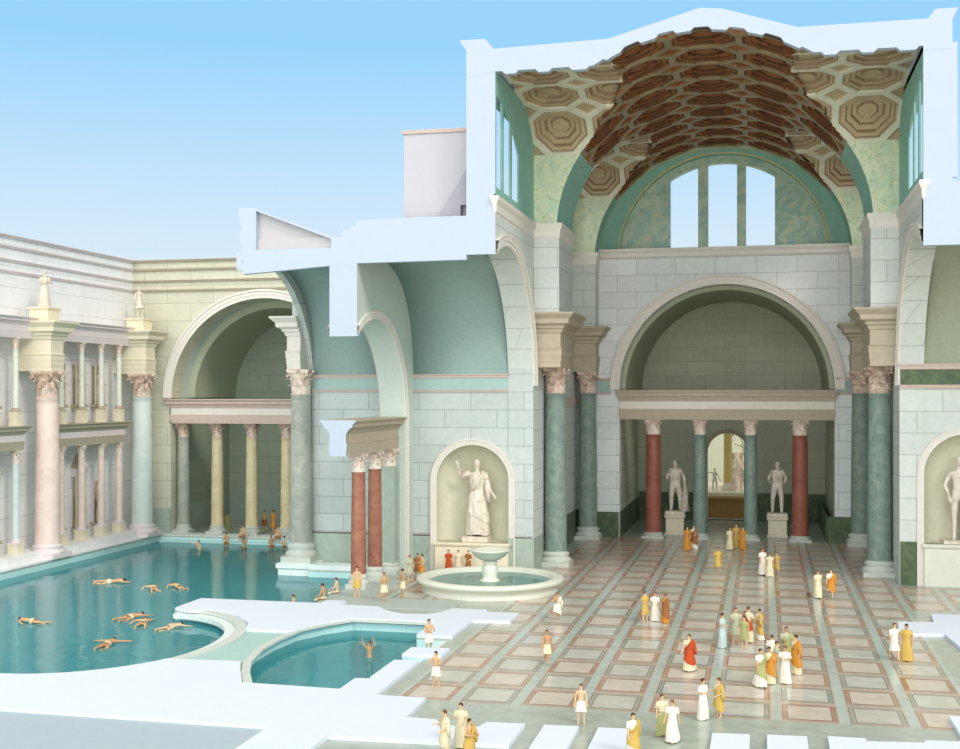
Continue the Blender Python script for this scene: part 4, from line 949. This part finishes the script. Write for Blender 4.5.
PEOPLE = [
 (-1.95, 58.78, 1.62, 'talk', [('long', 'blue')], 'person in a long pale blue robe at the left edge of the left crowd', 1.2, G1),
 (-1.36, 59.75, 1.74, 'talk', [('tunic', 'grey')], 'person in a grey green tunic second from left in the left crowd', .3, G1),
 (-.95, 58.9, 1.5, 'stand', [('tunic', 'green')], 'shorter person in a green tunic at the front of the left crowd', -.4, G1),
 (-.78, 60.42, 1.7, 'talk', [('long', 'cream'), ('mantle', 'red')], 'person draped in bright red in the left crowd', 2.4, G1),
 (-.26, 61.03, 1.5, 'hold', [('long', 'white'), ('mantle', 'yellow')], 'person with yellow mantle over white at the right edge of the left crowd', -1.1, G1),
 (-.18, 51.32, 1.55, 'walk', [('long', 'white'), ('mantle', 'green')], 'person with green mantle over white, front left of the right crowd', .5, G2),
 (.17, 51.92, 1.52, 'stand', [('long', 'cream'), ('mantle', 'orange')], 'person in a long orange wrap beside the front left figure of the right crowd', .2, G2),
 (.3, 54.4, 1.55, 'talk', [('long', 'white')], 'person in plain white at the back left of the right crowd', 2.8, G2),
 (.47, 53.3, 1.5, 'stand', [('long', 'grey')], 'person in pale grey green robe in the middle of the right crowd', 1.5, G2),
 (.8, 52.1, 1.56, 'hold', [('long', 'white')], 'person in a bright white robe, front right of the right crowd', -.3, G2),
 (.92, 55.72, 1.68, 'talk', [('long', 'grey'), ('mantle', 'green')], 'tall person in grey green at the top of the right crowd', .2, G2),
 (1.28, 54.01, 1.66, 'stand', [('long', 'cream'), ('mantle', 'orange')], 'person in a broad orange mantle at the right edge of the right crowd', -.9, G2),
 (-3.18, 53.57, 1.58, 'walk', [('long', 'cream'), ('mantle', 'red')], 'lone person with a red mantle over a pale robe left of the crowds', -.4),
 (-2.22, 45.75, 1.5, 'talk', [('long', 'white')], 'person in white, left of the talking pair at the front', .9),
 (-1.66, 46.1, 1.48, 'talk', [('tunic', 'cream'), ('mantle', 'yellow')], 'person in a yellow mantle, right of the talking pair at the front', -.9),
 (-3.5, 43.23, 1.46, 'stand', [('tunic', 'cream'), ('skirt', 'green')], 'person with an olive green skirt near the front slabs', .5),
 (-3.1, 42.56, 1.44, 'walk', [('long', 'white')], 'person in a long white robe right beside the one in olive green', -.3),
 (-6.48, 44.13, 1.45, 'stand', [('wrap', 'white')], 'bare chested person in a short white waistcloth between two white slabs', .1),
 (-4.2, 40.3, 1.5, 'walk', [('long', 'white'), ('mantle', 'yellow')], 'person in yellow and white cut off by the bottom edge of the picture', .4),
 (-10.3, 39.3, 1.5, 'talk', [('wrap', 'white'), ('mantle', 'cream')], 'bather leftmost of the three at the bottom left of the hall floor', -.8),
 (-10.0, 40.3, 1.5, 'talk', [('long', 'cream')], 'bather in cream standing at the back of the three at the bottom left', 0),
 (-9.3, 38.6, 1.45, 'hold', [('wrap', 'white'), ('mantle', 'yellow')], 'bather with yellow shawl rightmost of the three at the bottom left', 1.0),
 (-13.04, 48.34, 1.45, 'hold', [('wrap', 'white')], 'bare chested bather gathering a white towel beside the plunge pool', -.2),
 (-9.37, 53.53, 1.5, 'walk', [('wrap', 'cream')], 'bather walking alone halfway between fountain and front slabs', .1),
 (-10.66, 63.98, 1.45, 'hold', [('wrap', 'white'), ('mantle', 'white')], 'bather wrapped in a white towel just in front of the fountain', .6),
 (-6.1, 64.4, 1.6, 'talk', [('tunic', 'yellow')], 'person in a yellow tunic, leftmost of the trio right of the fountain', .9),
 (-5.62, 64.86, 1.5, 'talk', [('long', 'white')], 'person in white in the middle of the trio right of the fountain', 0),
 (-5.05, 64.4, 1.5, 'stand', [('long', 'orange'), ('mantle', 'brown')], 'person in orange brown, rightmost of the trio right of the fountain', -.8),
 (-5.75, 94.5, 1.8, 'talk', [('long', 'orange')], 'person in orange in front of the left statue pedestal', .5),
 (-5.3, 95.4, 1.8, 'talk', [('long', 'white'), ('mantle', 'brown')], 'person with a brown mantle just right of the left statue pedestal', -.5),
 (-3.04, 83.0, 1.7, 'walk', [('tunic', 'yellow')], 'lone person in yellow walking before the far doorway', .2),
 (-2.6, 95.4, 1.7, 'walk', [('long', 'cream')], 'person in cream, leftmost of three before the far doorway', .3),
 (-2.15, 96.6, 1.85, 'talk', [('long', 'yellow')], 'person in yellow, middle of three before the far doorway', 0),
 (-1.65, 96.0, 1.7, 'stand', [('long', 'orange')], 'person in orange, rightmost of three before the far doorway', -.4),
 (-.15, 82.76, 1.75, 'walk', [('long', 'white')], 'person in white leading the group in mid nave right of centre', .3),
 (.3, 82.1, 1.55, 'stand', [('long', 'cream')], 'person in cream between the white and yellow figures in mid nave', 0),
 (.75, 83.0, 1.5, 'talk', [('tunic', 'yellow')], 'person in yellow at the right of the mid nave group', -.6),
 (3.0, 74.26, 1.6, 'walk', [('long', 'cream')], 'person in cream, left of the pair in the right half of the nave', .2),
 (3.75, 74.6, 1.65, 'walk', [('tunic', 'white'), ('mantle', 'orange')], 'person with an orange mantle, right of the pair in the right half of the nave', -.1),
 (5.65, 57.85, 1.65, 'walk', [('tunic', 'white')], 'person in a white tunic, left of the pair by the right white slab', .3),
 (6.15, 57.74, 1.65, 'stand', [('long', 'yellow')], 'person in a long dull yellow robe, right of the pair by the right slab', -.2),
 (-23.15, 68.18, 1.8, 'stand', [('wrap', 'yellow')], 'bather with an ochre waistcloth in front of the nearest red column', .1),
 (-21.2, 67.25, 1.65, 'hold', [('wrap', 'cream')], 'bather with a cream waistcloth at the edge of the curved white slab', .5),
 (-20.6, 68.9, 1.65, 'talk', [('wrap', 'cream')], 'bather half hidden behind the one by the curved white slab', -.9),
 (-21.95, 75.0, 1.6, 'talk', [('tunic', 'grey')], 'person in grey at the left of the huddle beside the fountain', .8),
 (-21.75, 76.1, 1.6, 'stand', [('tunic', 'brown')], 'person in dark brown behind the huddle beside the fountain', 0),
 (-21.25, 75.4, 1.65, 'talk', [('wrap', 'orange')], 'bare chested person at the right of the huddle beside the fountain', -.8),
 (-20.5, 79.2, 1.5, 'stand', [('long', 'red')], 'person in a long red robe under the niche statue', .2),
 (-19.85, 79.3, 1.5, 'stand', [('tunic', 'cream')], 'person in cream between two others under the niche statue', 0),
 (-19.15, 79.2, 1.5, 'talk', [('tunic', 'brown')], 'person in brown, nearest the fountain bowl under the niche statue', -.3),
 (-45.16, 98.4, 1.6, 'stand', [('long', 'green')], 'person in dull green between the yellow columns of the pool arch', .3),
 (-41.75, 98.4, 1.8, 'talk', [('wrap', 'brown')], 'left of the two people talking under the big pool arch', .7),
 (-40.75, 98.0, 1.95, 'talk', [('tunic', 'orange')], 'right of the two people talking under the big pool arch', -.7),
]
for p in PEOPLE:
    person(p[0], p[1], p[2], p[3], p[4], p[5], p[6], p[7] if len(p) > 7 else None, z=.03 if (p[0] < -20.5 and 64 < p[1] < 78.4) or (p[0]<-16.8 and p[1]<68.4) else 0)
# bathers in the water
W_ = [
 (-25.5, 66.2, 1.75, 'sit', 'bather sitting leftmost on the pool edge by the red columns', -PI*.5, 'bathers sitting on the pool edge', -.38, None),
 (-24.75, 67.0, 1.75, 'sit', 'bather sitting in the middle on the pool edge by the red columns', -PI*.5, 'bathers sitting on the pool edge', -.78, None),
 (-24.75, 69.3, 1.75, 'sit', 'bather sitting on the pool edge closest to the nearest red column', -PI*.5, 'bathers sitting on the pool edge', -.78, None),
]
for x, y, h, po, lb, rz, g, z, tl in W_[1:]: person(x, y, h, po, [('brief', 'cream')], lb, rz, g, z=z)
person(-26.3, 66.2, 1.75, 'stand', [('brief', 'cream')], 'bather standing waist deep next to the two sitting by the red columns', -1.2, 'bathers sitting on the pool edge', z=-1.35)
def swimmer(x, y, label, head, h=1.9, pose='swim', z=WZ-.02, g='swimmers in the large pool'):
    # lying face down: empty at the feet, body tilted forward; `head` = compass direction of the head
    s = h/1.72; c = V3(math.cos(head), math.sin(head), 0)*.9*s
    person(x-c.x, y-c.y, h, pose, [('brief', 'cream')], label, group=g, z=z, tilt=(math.radians(84), 0, head+PI/2))
    return
swimmer(-38.6, 59.4, 'swimmer farthest left in the pool, stretched out sideways', 3.0, 2.0)
swimmer(-41.76, 72.95, 'swimmer nearest the sunlit strip below the pool facade', .4, 2.1)
swimmer(-37.6, 71.0, 'left swimmer of the pair in the middle of the pool', 2.2, 2.0)
swimmer(-36.4, 72.0, 'right swimmer of the pair in the middle of the pool', 2.4, 2.0)
swimmer(-34.06, 61.63, 'swimmer alone in the pool left of the white wall tip', 1.2, 2.0)
swimmer(-32.5, 60.2, 'swimmer just left of the white wall tip', 1.9, 2.0)
swimmer(-30.6, 59.6, 'swimmer at the white wall tip, touching the coping', 1.2, 1.8, 'float')
swimmer(-31.5, 54.7, 'swimmer with arms spread wide at the near curved pool edge', 1.7, 2.1, 'float')
for x, y, z, po, lb, rz in [(-43.9, 90.3, -1.6, 'point', 'bather reaching out, alone at the left of the pool steps', -.6), (-42.6, 92.6, -1.2, 'talk', 'bather standing on the pool steps below the middle yellow column', .3), (-40.4, 91.2, -1.4, 'dive', 'bather diving off the middle of the pool steps', .9),
                            (-38.4, 91.9, -1.25, 'talk', 'left bather of the pair wading on the right of the pool steps', .7), (-37.3, 91.9, -1.25, 'talk', 'right bather of the pair wading on the right of the pool steps', -.7)]:
    person(x, y, 1.8, po, [('brief', 'brown')], lb, rz, 'bathers on the pool steps', z=z)
for x, y, lb in [(-42.0, 94.6, 'bather sitting at the top of the pool steps by the middle yellow column'), (-38.9, 94.6, 'bather sitting at the top of the pool steps by the rightmost yellow column')]:
    person(x, y, 1.75, 'sit', [('brief', 'brown')], lb, .1, 'bathers on the pool steps', z=-.72)
person(-18.2, 55.4, 1.75, 'lift', [('brief', 'cream')], 'bather wading in the plunge pool with raised arms', -.4, z=-1.5)
person(-15.5, 56.2, 1.6, 'hold', [('wrap', 'white')], 'bather with a white towel stepping down into the plunge pool', .6, z=-.36)

# ------------------------------------------------------------------ statues
def statue(x, y, z, h, pose, label, group=None, rz=0, cloth=(), base=None, mat=None, stump=False, beard=False, name='statue'):
    t = empty(name, (x, y, z), label, 'statue', group, rz); m = mat or M_STATUE; s = (h-(base or 0))/1.72; b = base or 0
    if base: MB().stack(-.33*s, .33*s, -.26*s, .26*s, [(.02, 0), (.02, b*.7), (0, b*.8), (0, b)]).obj('plinth', m, t)
    g = bpy.data.objects.new('figure', None)
    parts = [('body', body_mesh(pose), m), ('hair', hair_mesh(pose, 'beard' if beard else 'bun' if cloth else 'short'), m)]+[({'long': 'robe', 'mantle': 'mantle', 'wrap': 'drapery', 'tunic': 'tunic', 'brief': 'drapery', 'skirt': 'drapery'}[k], cloth_mesh(pose, k), c or m) for k, c in cloth]
    for nm, me, mm in parts:
        o = link(nm, me, None, t, (0, 0, b)); o.scale = (s, s, s); slotmat(o, mm)
    if stump:
        mb = MB(); mb.lathe([(.16, 0), (.13, .12), (.11, .35), (.12, .55), (.085, .72), (.05, .86), (.02, .9)], 12, (.34, .02, 0))
        for k in range(7): mb.ball((.34+.06*math.sin(k*2.1), -.07+.03*math.cos(k*1.7), .18+k*.085), .06, 8, 5, (1, .9, 1.3))
        o = mb.obj('club_and_lion_skin', m, t, (0, 0, b)); o.scale = (s, s, s)
    return t
statue(-19.0, 81.1, 1.92, 5.45, 'athena', 'tall robed marble goddess with raised right arm in the left niche', cloth=(('long', None), ('mantle', None)), base=.35).scale = (.88, .9, 1)
M_DRAPE = plain('dark_red_marble', (134, 70, 56), .6, .08)
statue(11.75, 81.1, 2.62, 5.3, 'venus', 'nude pale marble figure in the right niche at the picture edge', base=.2)
t = empty('marble_support', (12.3, 81.45, 2.62), 'dark red drapery block beside the nude statue in the right niche', 'statue support')
MB().lathe([(.5, 0), (.46, .4), (.4, 1.2), (.42, 2.0), (.3, 2.5), (.1, 2.7)], 14).obj('drapery', M_DRAPE, t)
for x, po, lb in ((-7.4, 'hercules', 'muscular marble man leaning on a club, left of the far doorway'), (1.0, 'hercules_b', 'muscular marble man with hands behind his back, right of the far doorway')):
    t = empty('statue_pedestal', (x, 105.2, 0), 'square cream pedestal under the muscular statue %s of the far doorway' % ('left' if x < -3 else 'right'), 'pedestal', 'pedestals beside the far doorway')
    MB().stack(-.75, .75, -.7, .7, [(.08, 0), (.08, .15), (0, .2), (0, 1.35), (.12, 1.45), (.12, 1.6), (.02, 1.65)]).obj('block', M_GOLD if False else M_STATB, t)
    statue(x, 105.2, 1.65, 4.5, po, lb, 'muscular statues of the back room', base=.3, stump=(x < -3), beard=True)
for y, lb in ((79.3, 'robed statue standing high above the giant pink facade column'), (93.1, 'slim statue standing high above the giant aqua corner column')):
    statue(-50.6, y, 18.1, 2.6, 'venus' if y > 80 else 'hold', lb, 'statues on the pool facade columns', rz=PI/2*.6, cloth=(('wrap', None),) if y > 80 else (('long', None),))

# facade aediculae with statues
def aedicule(y, z, w, h, kind, label, g):
    t = empty('facade_niche', (-52.5, y, z), label, 'niche', g); fr = M_FACP; d = .55
    mb = MB()
    if kind == 'arch':
        k = archring('frame', 0, h-w/2, w/2-.16, w/2, 'X', 0, .3, fr, h-w/2, n=16, parent=t)
        b = weld(poly_slab([(-w/2+.16, 0)]+arc(0, h-w/2, w/2-.16, PI, 0, 16)+[(w/2-.16, 0)], [], 'X', .0, .05).mesh()); link('recess', b, plain('niche_recess', (214, 196, 180), .9, .05), t)
        MB().box(0, .5, -w/2-.08, w/2+.08, -.16, 0).obj('sill', M_TRIMD, t)
    else:
        for s in (-1, 1):
            mb.lathe([(.1, 0), (.09, .05*h), (.085, .72*h), (.13, .8*h)], 10, (d-.12, s*(w/2-.1), 0))
        mb.obj('colonnettes', M_FACB, t)
        MB().stack(0, d, -w/2, w/2, [(0, .8*h), (0, .86*h), (.1, .9*h), (.12, .93*h)]).obj('entablature', fr, t)
        if kind == 'ped':
            q = .22*h; v = [(x_, y_, z_) for x_ in (0, d+.1) for y_, z_ in ((-w/2-.12, .93*h), (w/2+.12, .93*h), (0, .93*h+q))]
            MB().add(v, [(0, 1, 2), (3, 4, 5), (0, 1, 4, 3), (1, 2, 5, 4), (2, 0, 3, 5)]).obj('pediment', M_TRIMD, t)
            MB().add([(d+.11, -w/2+.1, .93*h+.08), (d+.11, w/2-.1, .93*h+.08), (d+.11, 0, .93*h+q-.14), (d+.06, -w/2+.1, .93*h+.08), (d+.06, w/2-.1, .93*h+.08), (d+.06, 0, .93*h+q-.14)], [(0, 1, 2), (3, 4, 5), (0, 1, 4, 3), (1, 2, 5, 4), (2, 0, 3, 5)]).obj('tympanum', M_FAC, t)
        MB().box(0, .05, -w/2+.2, w/2-.2, 0, .8*h).obj('recess', plain('niche_recess', (214, 196, 180), .9, .05), t)
        MB().box(0, .6, -w/2-.08, w/2+.08, -.2, 0).obj('sill', M_TRIMD, t)
F_ = [(83.75, 1.6, 1.3, 3.3, 'arch', 'right bay, lower left'), (86.6, 1.4, 1.5, 5.0, 'ped', 'right bay, lower middle'), (89.4, 1.6, 1.3, 3.3, 'arch', 'right bay, lower right'), (75.25, 1.6, 1.7, 5.0, 'ped', 'left bay, lower'),
      (83.75, 11.0, 1.5, 3.9, 'rect', 'right bay, upper left'), (86.6, 11.0, 1.5, 3.9, 'rect', 'right bay, upper middle'), (89.4, 11.0, 1.5, 3.9, 'rect', 'right bay, upper right'), (75.25, 11.0, 1.7, 4.0, 'rect', 'left bay, upper')]
for y, z, w, h, k, wd in F_:
    aedicule(y, z, w, h, k, '%s framed statue niche of the pool facade, %s' % ({'arch': 'round-headed', 'ped': 'pedimented', 'rect': 'square-headed'}[k], wd), 'niches of the pool facade')
    hh = {'arch': 2.5, 'ped': 3.3, 'rect': 2.8}[k]
    statue(-52.1, y, z, hh, 'stand' if k != 'rect' else 'talk', 'small marble statue in the niche of the facade %s' % wd, 'statues in the facade niches', rz=PI/2, cloth=(('long', M_CAP if k == 'rect' else None),))

# sculpture group and ochre column beyond the doorway
t = empty('sculpture_group', (-2.7, 126.6, 2.3), 'towering tangled marble sculpture group with a bull beyond the far doorway', 'sculpture'); t.scale = (1, 1, 1.35)
mb = MB(); v = []; f = []
for i in range(9):
    for j in range(20):
        a = 2*PI*j/20; r = (1.45-.09*i)*(1+.16*math.sin(3*a+i)+.1*math.sin(7*a+i*2)); v.append((r*math.cos(a), r*math.sin(a), .33*i))
for i in range(8):
    for j in range(20): f.append((i*20+j, i*20+(j+1) % 20, (i+1)*20+(j+1) % 20, (i+1)*20+j))
f.append(tuple(8*20+j for j in range(20))); MB().add(v, f, True).obj('rock', M_CAP, t)
def quad():
    v = [V3(0, 0, 1.0), V3(0, -.45, 1.05), V3(0, -.8, 1.35), V3(0, -1.05, 1.3), V3(0, .5, 1.0)]; e = [(0, 1), (1, 2), (2, 3), (0, 4)]; r = [.27, .3, .17, .11, .25]
    for s in (-.16, .16):
        for b, pts in ((1, [(s, -.45, .6), (s, -.5, .3), (s, -.46, 0)]), (4, [(s, .5, .6), (s, .62, .32), (s, .55, 0)])):
            p = b
            for k, q in enumerate(pts): v.append(V3(*q)); r.append((.1, .06, .05)[k]); e.append((p, len(v)-1)); p = len(v)-1
        v.append(V3(s*1.2, -1.0, 1.55)); r.append(.03); e.append((3, len(v)-1))
    return skin(v, e, r, 1)
o = link('bull', quad(), None, t, (.1, 0, 2.9)); o.rotation_euler = (-.5, 0, 1.2); o.scale = (1.5,)*3; o.data.materials.clear(); o.data.materials.append(M_CAPW)
for k, (dx, dy, dz, po, rz) in enumerate([(-.7, -.7, 1.9, 'lift', .3), (.6, -.8, 1.6, 'point', -.4), (-.2, -1.2, .6, 'sit', .2), (.9, -.9, .2, 'talk', -.6), (-.9, -1.0, .0, 'hold', .6)]):
    o = link('carved_figure', body_mesh(po), None, t, (dx, dy, dz)); slotmat(o, M_STATUE if k % 2 else M_CAPW); o.rotation_euler = (0, 0, rz); o.scale = (1.15,)*3
column(-3.55, 123, 2.3, 8.5, .42, M_GOLD, M_CAPW, 'ochre column seen through the far arched doorway', None, caph=.9, baseh=.8, base=M_STATB)
for x, y, po, lb in ((-4.75, 121.3, 'point', 'statue at the left edge of the far arched doorway'), (-3.0, 121.0, 'sit', 'crouching statue low in the middle of the far doorway'), (-2.1, 121.2, 'talk', 'statue low at the right of the far doorway')):
    statue(x, y, 2.3 if po != 'sit' else 1.85, 2.3 if po != 'sit' else 2.0, po, lb, 'small statues beyond the doorway', mat=M_CAPW)

# ------------------------------------------------------------------ fountain
FX, FY = -16.2, 72.6
t = empty('fountain', (FX, FY, 0), 'round stone fountain basin with a raised bowl on a baluster', 'fountain')
MB().lathe([(4.05, 0), (4.1, .08), (3.95, .12), (4.0, .35), (4.25, .55), (4.4, .62), (4.45, .75), (4.4, .86), (4.1, .9), (3.85, .88), (3.75, .8), (3.7, .2), (0.02, .2)], 72, cap=False).obj('basin', M_BASIN, t)
o = MB().lathe([(3.75, .60), (.02, .60)], 64, cap=False).obj('water', M_WATER2, t); o['label'] = 'pale turquoise water in the basin'
MB().lathe([(.62, .2), (.62, .62), (.5, .7), (.42, .85), (.5, 1.15), (.46, 1.45), (.36, 1.62), (.5, 1.72), (.4, 1.8)], 28).obj('baluster', M_BASIN, t)
MB().lathe([(.3, 1.8), (.6, 1.88), (.95, 2.1), (1.12, 2.35), (1.22, 2.42), (1.22, 2.5), (1.08, 2.5), (.9, 2.36), (.02, 2.3)], 40, cap=False).obj('bowl', M_BASIN, t)

for o in list(bpy.data.objects):
    if o.type == 'MESH' and o.data.name.startswith('m'): o.data.name = o.name+'_mesh'
